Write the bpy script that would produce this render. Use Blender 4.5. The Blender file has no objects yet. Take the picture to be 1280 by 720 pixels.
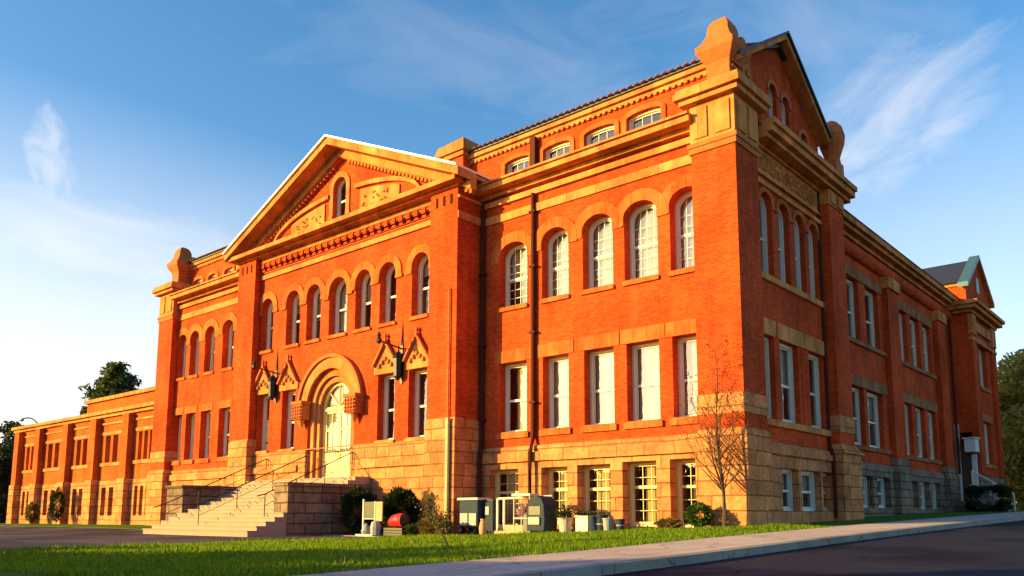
import bpy, bmesh, math, random
import numpy as np
from mathutils import Vector, Matrix
R = math.radians
PI = math.pi
scene = bpy.context.scene
col = scene.collection
random.seed(7)
RS = np.random.RandomState(11)

# ------------------------------------------------------------------ tags
def tag(o, label=None, cat=None, group=None, kind=None):
    if label: o['label'] = label
    if cat: o['category'] = cat
    if group: o['group'] = group
    if kind: o['kind'] = kind
    return o
def thing(name, label, cat, loc=(0, 0, 0), group=None):
    o = bpy.data.objects.new(name, None)
    o.empty_display_size = .3
    o.location = loc
    col.objects.link(o)
    return tag(o, label, cat, group)
def origin_of(o):
    p = Vector((0, 0, 0))
    while o is not None:
        p += o.location
        o = o.parent
    return p

# ------------------------------------------------------------------ mesh builder
class MB:
    def __init__(s): s.v = []; s.f = []
    def poly(s, pts):
        i = len(s.v); s.v += [tuple(p) for p in pts]; s.f.append(tuple(range(i, i + len(pts)))); return s
    def box(s, x0, x1, y0, y1, z0, z1):
        return s.hexa([(x0,y0,z0),(x1,y0,z0),(x1,y1,z0),(x0,y1,z0)], [(x0,y0,z1),(x1,y0,z1),(x1,y1,z1),(x0,y1,z1)])
    def hexa(s, a, b):
        i = len(s.v); n = len(a); s.v += [tuple(p) for p in a] + [tuple(p) for p in b]
        s.f.append(tuple(i + k for k in range(n))[::-1]); s.f.append(tuple(i + n + k for k in range(n)))
        for k in range(n):
            q = (k + 1) % n; s.f.append((i + k, i + q, i + n + q, i + n + k))
        return s
    def mbox(s, m, u0, u1, d0, d1, z0, z1):
        return s.hexa([m(u0,d0,z0),m(u1,d0,z0),m(u1,d1,z0),m(u0,d1,z0)], [m(u0,d0,z1),m(u1,d0,z1),m(u1,d1,z1),m(u0,d1,z1)])
    def strip(s, A, B, closed=False):
        i = len(s.v); n = len(A); s.v += [tuple(p) for p in A] + [tuple(p) for p in B]
        for k in range(n if closed else n - 1):
            q = (k + 1) % n; s.f.append((i + k, i + q, i + n + q, i + n + k))
        return s
    def tube(s, path, r, n=8):
        path = [Vector(p) for p in path]
        rs = r if isinstance(r, (list, tuple)) else [r] * len(path)
        rings = []
        up = Vector((0, 0, 1))
        for k, p in enumerate(path):
            t = (path[min(k + 1, len(path) - 1)] - path[max(k - 1, 0)]).normalized()
            a = t.cross(up)
            if a.length < .05: a = t.cross(Vector((1, 0, 0)))
            a.normalize(); b = t.cross(a)
            rings.append([p + rs[k] * (math.cos(2*PI*j/n) * a + math.sin(2*PI*j/n) * b) for j in range(n)])
        for k in range(len(rings) - 1): s.strip(rings[k], rings[k + 1], True)
        s.poly(rings[0][::-1]); s.poly(rings[-1])
        return s
    def lathe(s, c, prof, n=16, sx=1, sy=1):
        rings = [[(c[0] + r*sx*math.cos(2*PI*j/n), c[1] + r*sy*math.sin(2*PI*j/n), c[2] + z) for j in range(n)] for r, z in prof]
        for k in range(len(rings) - 1): s.strip(rings[k], rings[k + 1], True)
        s.poly(rings[0][::-1]); s.poly(rings[-1])
        return s
    def build(s, name, mat, parent=None, smooth=False, bevel=0, label=None, loc=None):
        me = bpy.data.meshes.new(name)
        off = origin_of(parent) if parent is not None else (Vector(loc) if loc is not None else Vector((0, 0, 0)))
        me.from_pydata([(p[0]-off[0], p[1]-off[1], p[2]-off[2]) for p in s.v], [], s.f)
        bm = bmesh.new(); bm.from_mesh(me)
        bmesh.ops.remove_doubles(bm, verts=bm.verts, dist=.0004)
        bmesh.ops.recalc_face_normals(bm, faces=bm.faces)
        bm.to_mesh(me); bm.free()
        if smooth:
            for p in me.polygons: p.use_smooth = True
        me.materials.append(mat)
        o = bpy.data.objects.new(name, me); col.objects.link(o)
        if parent is not None: o.parent = parent
        elif loc is not None: o.location = loc
        if bevel:
            b = o.modifiers.new('bevel', 'BEVEL'); b.width = bevel; b.segments = 2; b.limit_method = 'ANGLE'; b.angle_limit = R(40)
        if label: o['label'] = label
        return o

# ------------------------------------------------------------------ materials
class NT:
    def __init__(s, name):
        s.m = bpy.data.materials.new(name); s.m.use_nodes = True
        s.t = s.m.node_tree; s.t.nodes.clear()
        s.out = s.n('ShaderNodeOutputMaterial')
        s.b = s.n('ShaderNodeBsdfPrincipled')
        s.l(s.b.outputs[0], s.out.inputs[0])
    def n(s, t, **k):
        x = s.t.nodes.new(t)
        for a, b in k.items(): setattr(x, a, b)
        return x
    def l(s, a, b): s.t.links.new(a, b)
    def pos(s):
        return s.n('ShaderNodeNewGeometry').outputs['Position']
    def noise(s, scale, detail=4, rough=.55, vec=None):
        x = s.n('ShaderNodeTexNoise'); x.inputs['Scale'].default_value = scale
        x.inputs['Detail'].default_value = detail; x.inputs['Roughness'].default_value = rough
        s.l(vec if vec is not None else s.pos(), x.inputs['Vector']); return x.outputs['Fac']
    def ramp(s, fac, stops):
        x = s.n('ShaderNodeValToRGB'); e = x.color_ramp.elements
        while len(e) < len(stops): e.new(.5)
        for k, (p, c) in enumerate(stops):
            e[k].position = p; e[k].color = (*c, 1) if len(c) == 3 else c
        s.l(fac, x.inputs[0]); return x.outputs[0]
    def mix(s, fac, a, b, mode='MIX'):
        x = s.n('ShaderNodeMix', data_type='RGBA', blend_type=mode)
        for sock, v in ((x.inputs[0], fac), (x.inputs[6], a), (x.inputs[7], b)):
            if hasattr(v, 'is_linked'): s.l(v, sock)
            elif isinstance(v, (int, float)): sock.default_value = v
            else: sock.default_value = (*v, 1)
        return x.outputs[2]
    def math(s, op, a, b=0.):
        x = s.n('ShaderNodeMath', operation=op)
        for sock, v in ((x.inputs[0], a), (x.inputs[1], b)):
            if hasattr(v, 'is_linked'): s.l(v, sock)
            else: sock.default_value = v
        return x.outputs[0]
    def wallvec(s):
        sp = s.n('ShaderNodeSeparateXYZ'); s.l(s.pos(), sp.inputs[0])
        cb = s.n('ShaderNodeCombineXYZ'); s.l(s.math('ADD', sp.outputs[0], sp.outputs[1]), cb.inputs[0]); s.l(sp.outputs[2], cb.inputs[1])
        return cb.outputs[0]
    def bump(s, h, strength=.3, dist=.02):
        x = s.n('ShaderNodeBump'); x.inputs['Strength'].default_value = strength; x.inputs['Distance'].default_value = dist
        s.l(h, x.inputs['Height']); s.l(x.outputs[0], s.b.inputs['Normal'])
    def color(s, c):
        if hasattr(c, 'is_linked'): s.l(c, s.b.inputs['Base Color'])
        else: s.b.inputs['Base Color'].default_value = (*c, 1)
    def set(s, **k):
        for a, b in k.items(): s.b.inputs[a.replace('_', ' ')].default_value = b
        return s

def mat_simple(name, c, rough=.6, metal=0., var=.25, scale=3., spec=.5, bump=0.):
    t = NT(name)
    f = t.noise(scale, 5)
    t.color(t.mix(f, tuple(x*(1-var) for x in c), tuple(min(1, x*(1+var)) for x in c)))
    t.set(Roughness=rough, Metallic=metal); t.b.inputs['Specular IOR Level'].default_value = spec
    if bump: t.bump(t.noise(scale*6, 4), bump, .02)
    return t.m

def mat_brick(name, c1, c2, mortar, bw=.22, rh=.075, ms=.009, big=(.60, 1.24)):
    t = NT(name)
    w = t.wallvec()
    b = t.n('ShaderNodeTexBrick'); t.l(w, b.inputs['Vector'])
    b.inputs['Scale'].default_value = 1; b.inputs['Brick Width'].default_value = bw; b.inputs['Row Height'].default_value = rh
    b.inputs['Mortar Size'].default_value = ms; b.inputs['Mortar Smooth'].default_value = .3; b.inputs['Bias'].default_value = -.1
    b.inputs['Color1'].default_value = (*c1, 1); b.inputs['Color2'].default_value = (*c2, 1); b.inputs['Mortar'].default_value = (*mortar, 1)
    # weathering: broad stains, streaks running down, fine grain
    big_n = t.noise(.45, 6, .6)
    mp = t.n('ShaderNodeMapping'); mp.inputs['Scale'].default_value = (2.2, 2.2, .22); t.l(t.pos(), mp.inputs[0])
    streak = t.noise(1.0, 5, .65, mp.outputs[0])
    fine = t.noise(9, 4, .7)
    k = t.math('ADD', t.math('MULTIPLY', big_n, .5), t.math('ADD', t.math('MULTIPLY', streak, .3), t.math('MULTIPLY', fine, .2)))
    tone = t.ramp(k, [(.38, (big[0],)*3), (.60, (big[1],)*3)])
    t.color(t.mix(1., b.outputs['Color'], tone, 'MULTIPLY'))
    t.set(Roughness=.9); t.b.inputs['Specular IOR Level'].default_value = .06
    h = t.math('ADD', t.math('MULTIPLY', b.outputs['Fac'], -.6), t.math('MULTIPLY', fine, .8))
    t.bump(h, .5, .012)
    return t.m

def mat_ashlar(name, c1, c2, mortar, bw=1.15, rh=.46, ms=.022, bump=.8):
    t = NT(name)
    nz = t.n('ShaderNodeTexNoise'); nz.inputs['Scale'].default_value = 1.7; nz.inputs['Detail'].default_value = 5; t.l(t.pos(), nz.inputs['Vector'])
    va = t.n('ShaderNodeVectorMath', operation='MULTIPLY_ADD'); t.l(nz.outputs['Color'], va.inputs[0]); va.inputs[1].default_value = (.16, .09, 0); t.l(t.wallvec(), va.inputs[2])
    w = va.outputs[0]
    b = t.n('ShaderNodeTexBrick'); t.l(w, b.inputs['Vector'])
    b.offset = .42; b.squash = .7; b.squash_frequency = 3
    b.inputs['Scale'].default_value = 1; b.inputs['Brick Width'].default_value = bw; b.inputs['Row Height'].default_value = rh
    b.inputs['Mortar Size'].default_value = ms; b.inputs['Mortar Smooth'].default_value = .45
    b.inputs['Color1'].default_value = (*c1, 1); b.inputs['Color2'].default_value = (*c2, 1); b.inputs['Mortar'].default_value = (*mortar, 1)
    big_n = t.noise(1.3, 6, .65); fine = t.noise(7, 6, .7)
    tone = t.ramp(t.math('ADD', t.math('MULTIPLY', big_n, .6), t.math('MULTIPLY', fine, .4)), [(.36, (.55,)*3), (.62, (1.22,)*3)])
    t.color(t.mix(1., b.outputs['Color'], tone, 'MULTIPLY'))
    t.set(Roughness=.95); t.b.inputs['Specular IOR Level'].default_value = .06
    t.bump(t.math('ADD', t.math('MULTIPLY', b.outputs['Fac'], -1.), t.math('MULTIPLY', fine, 1.1)), bump, .05)
    return t.m

M = {}
M['brick'] = mat_brick('red_brick', (.57, .064, .014), (.36, .034, .012), (.48, .084, .02))
M['brick_dark'] = mat_brick('annex_brick', (.52, .095, .015), (.38, .058, .012), (.40, .105, .03))
M['stone'] = mat_ashlar('tan_ashlar', (.66, .255, .10), (.46, .165, .066), (.28, .105, .045))
def mat_trim(name, c, spacing=1.35):
    t = NT(name)
    b = t.n('ShaderNodeTexBrick'); t.l(t.wallvec(), b.inputs['Vector']); b.offset = 0
    b.inputs['Scale'].default_value = 1; b.inputs['Brick Width'].default_value = spacing; b.inputs['Row Height'].default_value = 60
    b.inputs['Mortar Size'].default_value = .012; b.inputs['Mortar Smooth'].default_value = .4
    b.inputs['Color1'].default_value = (1, 1, 1, 1); b.inputs['Color2'].default_value = (.70, .68, .66, 1); b.inputs['Mortar'].default_value = (.45, .4, .36, 1)
    mp_ = t.n('ShaderNodeMapping'); mp_.inputs['Scale'].default_value = (1.6, 1.6, .7); t.l(t.pos(), mp_.inputs[0])
    streak = t.ramp(t.noise(1.0, 5, .7, mp_.outputs[0]), [(.33, (.62, .57, .53)), (.58, (1.04,)*3)])
    broad = t.ramp(t.noise(1.2, 6, .65), [(.3, (.72,)*3), (.7, (1.15,)*3)])
    x = t.mix(1., t.mix(1., b.outputs['Color'], c, 'MULTIPLY'), t.mix(1., streak, broad, 'MULTIPLY'), 'MULTIPLY')
    t.color(x); t.set(Roughness=.95); t.b.inputs['Specular IOR Level'].default_value = .06
    t.bump(t.math('ADD', t.noise(14, 5, .7), t.math('MULTIPLY', b.outputs['Fac'], -1.)), .45, .02)
    return t.m
M['trim'] = mat_trim('tan_stone_trim', (.68, .26, .085))
M['redstone'] = mat_trim('red_sandstone', (.60, .145, .04), .55)
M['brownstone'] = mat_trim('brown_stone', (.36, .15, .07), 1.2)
M['carved'] = mat_simple('carved_terracotta', (.45, .115, .03), .85, 0, .4, 4, .25, .8)
M['old_stone'] = mat_ashlar('grey_ashlar', (.27, .18, .13), (.20, .13, .095), (.09, .06, .045), 1.3, .4, .03)
M['concrete'] = mat_simple('step_concrete', (.34, .235, .19), .85, 0, .18, 1.8, .3, .3)
M['white'] = mat_simple('white_paint', (.62, .56, .47), .45, 0, .06, 3)
M['cream'] = mat_simple('cream_paint', (.66, .49, .21), .45, 0, .10, 3)
M['greywood'] = mat_simple('grey_white_paint', (.55, .55, .52), .5, 0, .12, 3)
M['darkwood'] = mat_simple('dark_door_paint', (.06, .035, .02), .4, 0, .3, 3)
M['roof'] = mat_simple('slate_roof', (.022, .022, .042), .55, 0, .3, 5)
M['tile'] = mat_simple('clay_roof_tile', (.22, .065, .03), .7, 0, .4, 6)
M['recess'] = mat_simple('recess_shade', (.04, .012, .006), .95, 0, .3, 5, .02)  # dark colour paints the shade inside the slots and behind the corbels
M['iron'] = mat_simple('wrought_iron', (.018, .014, .012), .45, .4, .3, 8)
M['pipe'] = mat_simple('brown_downspout_paint', (.075, .018, .011), .75, 0, .3, 4, .1)
M['pipe_cream'] = mat_simple('cream_downspout_paint', (.62, .42, .2), .5, .1, .2, 4)
M['flash'] = mat_simple('white_roof_flashing', (.80, .70, .60), .35, .3, .1, 4)
M['verdigris'] = mat_simple('verdigris_copper', (.05, .12, .17), .5, .3, .3, 4)
M['blind'] = mat_simple('cream_roller_blind', (.42, .32, .25), .8, 0, .08, 2)
M['blind_gold'] = mat_simple('gold_curtain_reflection', (.46, .31, .14), .8, 0, .12, 2)
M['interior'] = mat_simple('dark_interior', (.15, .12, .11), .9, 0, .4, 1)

def mat_glass():
    t = NT('window_glass')
    t.t.nodes.remove(t.b)
    tr = t.n('ShaderNodeBsdfTransparent'); tr.inputs[0].default_value = (.86, .9, .9, 1)
    gl = t.n('ShaderNodeBsdfGlossy'); gl.inputs['Roughness'].default_value = .03
    fr = t.n('ShaderNodeLayerWeight'); fr.inputs[0].default_value = .5
    bp = t.n('ShaderNodeBump'); bp.inputs['Strength'].default_value = .25; bp.inputs['Distance'].default_value = .05
    t.l(t.noise(1.5, 2), bp.inputs['Height']); t.l(bp.outputs[0], gl.inputs['Normal'])
    mx = t.n('ShaderNodeMixShader'); t.l(t.math('ADD', t.math('MULTIPLY', t.math('POWER', fr.outputs['Facing'], 4.), .75), .14), mx.inputs[0])
    t.l(tr.outputs[0], mx.inputs[1]); t.l(gl.outputs[0], mx.inputs[2]); t.l(mx.outputs[0], t.out.inputs[0])
    return t.m
M['glass'] = mat_glass()

def mat_ground(name, a, b, c, scale, rough=.9, bump=.4, fine=40):
    t = NT(name)
    k = t.noise(scale, 6, .6)
    base = t.ramp(k, [(.3, a), (.52, b), (.72, c)])
    t.color(t.mix(t.noise(fine, 3, .7), base, tuple(x*.6 for x in b), 'MIX') if False else t.mix(.35, base, t.ramp(t.noise(fine, 4, .7), [(.35, tuple(x*.5 for x in b)), (.65, tuple(min(1, x*1.6) for x in b))])))
    t.set(Roughness=rough); t.b.inputs['Specular IOR Level'].default_value = .08
    t.bump(t.noise(fine, 4, .7), bump, .015)
    return t.m
M['lawn'] = mat_ground('lawn_turf', (.035, .085, .004), (.06, .12, .006), (.10, .15, .01), .9, .95, .5, 60)
M['asphalt'] = mat_ground('asphalt_road', (.008, .008, .014), (.011, .0105, .018), (.017, .015, .023), .35, .8, .5, 55)
M['drive'] = mat_ground('asphalt_drive', (.032, .025, .034), (.042, .034, .042), (.055, .045, .05), .35, .85, .5, 55)
def mat_slabs(name, a, b, c):
    t = NT(name)
    br = t.n('ShaderNodeTexBrick'); t.l(t.pos(), br.inputs['Vector']); br.offset = 0
    br.inputs['Scale'].default_value = 1; br.inputs['Brick Width'].default_value = 2.1; br.inputs['Row Height'].default_value = 1.55; br.inputs['Mortar Size'].default_value = .012; br.inputs['Mortar Smooth'].default_value = .3
    br.inputs['Color1'].default_value = (1, 1, 1, 1); br.inputs['Color2'].default_value = (.86, .86, .87, 1); br.inputs['Mortar'].default_value = (.35, .33, .3, 1)
    base = t.ramp(t.noise(.8, 7, .65), [(.3, a), (.52, b), (.72, c)])
    v = t.n('ShaderNodeTexVoronoi', feature='DISTANCE_TO_EDGE'); v.inputs['Scale'].default_value = .45
    nz = t.n('ShaderNodeTexNoise'); nz.inputs['Scale'].default_value = 2.5; nz.inputs['Detail'].default_value = 5; t.l(t.pos(), nz.inputs['Vector'])
    va = t.n('ShaderNodeVectorMath', operation='MULTIPLY_ADD'); t.l(nz.outputs['Color'], va.inputs[0]); va.inputs[1].default_value = (.8, .8, 0); t.l(t.pos(), va.inputs[2]); t.l(va.outputs[0], v.inputs['Vector'])
    crack = t.ramp(v.outputs['Distance'], [(.0, (.45, .42, .4)), (.012, (1, 1, 1))])
    spots = t.ramp(t.noise(22, 4, .75), [(.32, (.7,)*3), (.5, (1.0,)*3)])
    t.color(t.mix(1., t.mix(1., base, br.outputs['Color'], 'MULTIPLY'), t.mix(1., crack, spots, 'MULTIPLY'), 'MULTIPLY'))
    t.set(Roughness=.9); t.b.inputs['Specular IOR Level'].default_value = .08
    t.bump(t.math('ADD', t.noise(60, 4, .7), t.math('MULTIPLY', br.outputs['Fac'], -2.)), .4, .01)
    return t.m
M['walk'] = mat_slabs('sidewalk_concrete', (.47, .345, .31), (.56, .415, .37), (.63, .47, .42))
M['kerb'] = mat_slabs('kerb_concrete', (.24, .205, .18), (.31, .27, .24), (.38, .33, .29))
M['earth'] = mat_ground('bare_ground', (.06, .07, .02), (.08, .09, .025), (.10, .10, .03), .1, .95, .3, 8)
def worn_road(m):
    t = m.node_tree; b = t.nodes['Principled BSDF']; src = b.inputs['Base Color'].links[0].from_socket
    g = t.nodes.new('ShaderNodeNewGeometry'); n = t.nodes.new('ShaderNodeTexNoise'); n.inputs['Scale'].default_value = .22; n.inputs['Detail'].default_value = 7; t.links.new(g.outputs['Position'], n.inputs['Vector'])
    r = t.nodes.new('ShaderNodeValToRGB'); r.color_ramp.elements[0].position = .46; r.color_ramp.elements[0].color = (1, 1, 1, 1); r.color_ramp.elements[1].position = .54; r.color_ramp.elements[1].color = (2.3, 2.1, 2.1, 1); t.links.new(n.outputs['Fac'], r.inputs[0])
    v = t.nodes.new('ShaderNodeTexVoronoi'); v.feature = 'DISTANCE_TO_EDGE'; v.inputs['Scale'].default_value = .3; t.links.new(g.outputs['Position'], v.inputs['Vector'])
    c = t.nodes.new('ShaderNodeValToRGB'); c.color_ramp.elements[0].color = (.3, .3, .3, 1); c.color_ramp.elements[1].position = .012; t.links.new(v.outputs['Distance'], c.inputs[0])
    m1 = t.nodes.new('ShaderNodeMix'); m1.data_type = 'RGBA'; m1.blend_type = 'MULTIPLY'; m1.inputs[0].default_value = 1; t.links.new(src, m1.inputs[6]); t.links.new(r.outputs[0], m1.inputs[7])
    m2 = t.nodes.new('ShaderNodeMix'); m2.data_type = 'RGBA'; m2.blend_type = 'MULTIPLY'; m2.inputs[0].default_value = 1; t.links.new(m1.outputs[2], m2.inputs[6]); t.links.new(c.outputs[0], m2.inputs[7]); t.links.new(m2.outputs[2], b.inputs['Base Color'])
worn_road(M['asphalt']); worn_road(M['drive'])
M['line'] = mat_simple('worn_line_paint', (.40, .20, .16), .7, 0, .3, 4)

def mat_leaf(name, a, b, trans=.25):
    t = NT(name)
    g = t.n('ShaderNodeNewGeometry')
    k = t.math('ADD', t.math('MULTIPLY', g.outputs['Random Per Island'], .55), t.math('MULTIPLY', t.noise(.8, 3), .45))
    c = t.ramp(k, [(.2, a), (.75, b)])
    t.color(c); t.set(Roughness=.6); t.b.inputs['Specular IOR Level'].default_value = .25
    tl = t.n('ShaderNodeBsdfTranslucent'); t.l(c, tl.inputs[0])
    mx = t.n('ShaderNodeMixShader'); mx.inputs[0].default_value = trans
    t.l(t.b.outputs[0], mx.inputs[1]); t.l(tl.outputs[0], mx.inputs[2]); t.l(mx.outputs[0], t.out.inputs[0])
    return t.m
M['grass'] = mat_leaf('grass_blade', (.05, .14, .003), (.24, .33, .005), .5)
M['pine'] = mat_leaf('pine_needles', (.035, .055, .014), (.10, .12, .03), .25)
M['leaf'] = mat_leaf('tree_leaves', (.20, .18, .035), (.60, .47, .10), .5)
M['leaf_dark'] = mat_leaf('dark_leaves', (.012, .022, .008), (.035, .05, .014), .2)
M['leaf_red'] = mat_leaf('autumn_twig_leaves', (.12, .03, .01), (.25, .08, .02), .3)
M['leaf_dry'] = mat_leaf('dry_plant_leaves', (.10, .08, .02), (.24, .17, .05), .3)
M['leaf_green'] = mat_leaf('shrub_leaves', (.03, .07, .012), (.08, .13, .02), .3)
M['bark'] = mat_simple('tree_bark', (.09, .055, .035), .9, 0, .4, 12, .2, .6)

# ------------------------------------------------------------------ ground heights
GX = np.array([-400, -80, -39, -30, -20, -12, -8, -3, 0, 5, 60, 400.])
GY = np.array([-400, -60, -23, -12, -6, 0, 10, 35, 120, 500.])
GZ = np.array([
 [-1.2]*12,
 [-.9]*12,
 [-.65,-.65,-.65,-.65,-.64,-.63,-.62,-.58,-.57,-.56,-.56,-.56],
 [-.55,-.55,-.55,-.55,-.55,-.52,-.48,-.42,-.36,-.33,-.32,-.32],
 [-.5,-.48,-.47,-.49,-.5,-.48,-.43,-.28,-.2,-.18,-.17,-.17],
 [-.4,-.4,-.3,-.4,-.5,-.5,-.42,-.16,-.06,-.05,-.05,-.05],
 [-.3,-.3,-.3,-.3,-.3,-.3,-.1,.1,.15,.14,.14,.14],
 [-.2,-.2,-.2,-.2,0,.2,.4,.55,.6,.6,.6,.6],
 [0,0,0,0,.2,.5,.7,.9,1,1,1,1],
 [0,0,0,0,.2,.5,.7,.9,1,1,1,1]])
def gz(x, y):
    i = int(np.clip(np.searchsorted(GX, x) - 1, 0, len(GX) - 2)); j = int(np.clip(np.searchsorted(GY, y) - 1, 0, len(GY) - 2))
    a = (x - GX[i]) / (GX[i+1] - GX[i]); b = (y - GY[j]) / (GY[j+1] - GY[j])
    a = min(max(a, 0), 1); b = min(max(b, 0), 1)
    return float(GZ[j, i]*(1-a)*(1-b) + GZ[j, i+1]*a*(1-b) + GZ[j+1, i]*(1-a)*b + GZ[j+1, i+1]*a*b)
LX = sorted(set([-400,-250,-160,-110] + list(range(-80, -27, 4)) + list(range(-28, 14, 1)) + [2.5, 4.6, 4.75, -11.2, 14, 18, 24, 32, 45, 60, 100, 160, 250, 400]))
LY = sorted(set([-400,-250,-150,-100,-60,-45,-35] + list(range(-30, 12, 1)) + list(range(12, 50, 3)) + [50, 60, 80, 100, 120, 170, 250, 350, 500]))
def sheet(name, mat, x0, x1, y0, y1, dz, skirt=.2, kind='structure'):
    xs = [x for x in sorted(set(LX + [x0, x1])) if x0 - 1e-6 <= x <= x1 + 1e-6]
    ys = [y for y in sorted(set(LY + [y0, y1])) if y0 - 1e-6 <= y <= y1 + 1e-6]
    m = MB(); nx = len(xs)
    for y in ys:
        for x in xs: m.v.append((x, y, gz(x, y) + dz))
    for j in range(len(ys) - 1):
        for i in range(nx - 1):
            a = j*nx + i; m.f.append((a, a + 1, a + nx + 1, a + nx))
    if skirt:
        ring = [(x, y0) for x in xs] + [(x1, y) for y in ys[1:]] + [(x, y1) for x in xs[::-1][1:]] + [(x0, y) for y in ys[::-1][1:-1]]
        m.strip([(x, y, gz(x, y) + dz) for x, y in ring], [(x, y, gz(x, y) + dz - skirt) for x, y in ring], True)
    return tag(m.build(name, mat, smooth=False), kind=kind)

sheet('ground', M['earth'], -400, 400, -400, 500, -.22, 0)
sheet('lawn', M['lawn'], -11.2, 2.5, -32, .3, 0)
sheet('driveway', M['drive'], -110, -11.2, -32, -3.2, -.03)
sheet('verge', M['lawn'], -110, -26.6, -3.2, .3, -.005)
sheet('forecourt_path', M['walk'], -26.6, -11.2, -3.2, .3, -.015)
sheet('side_verge', M['lawn'], -4, 2.5, .3, 80, -.02)
sheet('sidewalk', M['walk'], 2.5, 4.6, -60, 120, .012)
sheet('kerb', M['kerb'], 4.6, 4.78, -60, 120, .006)
sheet('road', M['asphalt'], 4.78, 40, -60, 120, -.13, .05)

# ------------------------------------------------------------------ facade helpers
W = .42          # wall plane behind the piers of the front block
WE = -.65        # wall plane of the entrance pavilion
XW = -1.85       # wall plane of the rear wing
XP = -.42        # wall plane of the side pavilion
XR = -.7         # rear pavilion
def front(y0): return lambda u, d, z: (u, y0 + d, z)
def side(x0): return lambda u, d, z: (x0 - d, u, z)
NA = 12
def op(c, hw, z0, z1, rise=0.): return dict(c=c, hw=hw, z0=z0, z1=z1, rise=rise)
def outline(o, inset=0., bottom=None, n=NA):
    c, hw, z0, z1, r = o['c'], o['hw'] - inset, o['z0'] + inset, o['z1'] - inset, o['rise']
    if bottom is not None: z0 = bottom
    if r > 0:
        r = max(.02, r - inset * .6)
        top = [(c + hw*math.cos(PI*k/n), z1 - r + r*math.sin(PI*k/n)) for k in range(n + 1)]
    else:
        top = [(c + hw - 2*hw*k/n, z1) for k in range(n + 1)]
    return [(c - hw, z0), (c + hw, z0)] + top        # closed loop
def wall_band(mb, m, u0, u1, z0, z1, ops=(), depth=.3):
    ops = sorted(ops, key=lambda o: o['c']); u = u0
    for o in ops:
        a, b = o['c'] - o['hw'], o['c'] + o['hw']
        if a > u: mb.poly([m(u,0,z0), m(a,0,z0), m(a,0,z1), m(u,0,z1)])
        if o['z0'] > z0: mb.poly([m(a,0,z0), m(b,0,z0), m(b,0,o['z0']), m(a,0,o['z0'])])
        zb, zt = max(o['z0'], z0), min(o['z1'], z1)
        ol = outline(o)
        if o['z1'] < z1:
            top = ol[2:]
            mb.strip([m(p[0],0,p[1]) for p in top], [m(p[0],0,z1) for p in top])
            loop = [(a, zb), (b, zb)] + top
        else: loop = [(a, zb), (b, zb), (b, zt), (a, zt)]
        # reveals (jambs, head and sill)
        n = len(loop)
        for k in range(n):
            p, q = loop[k], loop[(k + 1) % n]
            if abs(p[1] - zb) < 1e-6 and abs(q[1] - zb) < 1e-6 and o['z0'] <= z0: continue
            if o['z1'] >= z1 and p[1] == zt and q[1] == zt: continue
            mb.poly([m(p[0],0,p[1]), m(q[0],0,q[1]), m(q[0],depth,q[1]), m(p[0],depth,p[1])])
        u = b
    if u < u1: mb.poly([m(u,0,z0), m(u1,0,z0), m(u1,0,z1), m(u,0,z1)])
def ring(mb, m, A, B, d0, d1, closed=True):
    """frame between two outlines of equal length"""
    fa = [m(p[0], d0, p[1]) for p in A]; fb = [m(p[0], d0, p[1]) for p in B]
    ba = [m(p[0], d1, p[1]) for p in A]; bb = [m(p[0], d1, p[1]) for p in B]
    mb.strip(fa, fb, closed); mb.strip(fb, bb, closed); mb.strip(ba, fa, closed)
    if not closed:
        mb.poly([fa[0], fb[0], bb[0], ba[0]]); mb.poly([fa[-1], fb[-1], bb[-1], ba[-1]])

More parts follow.
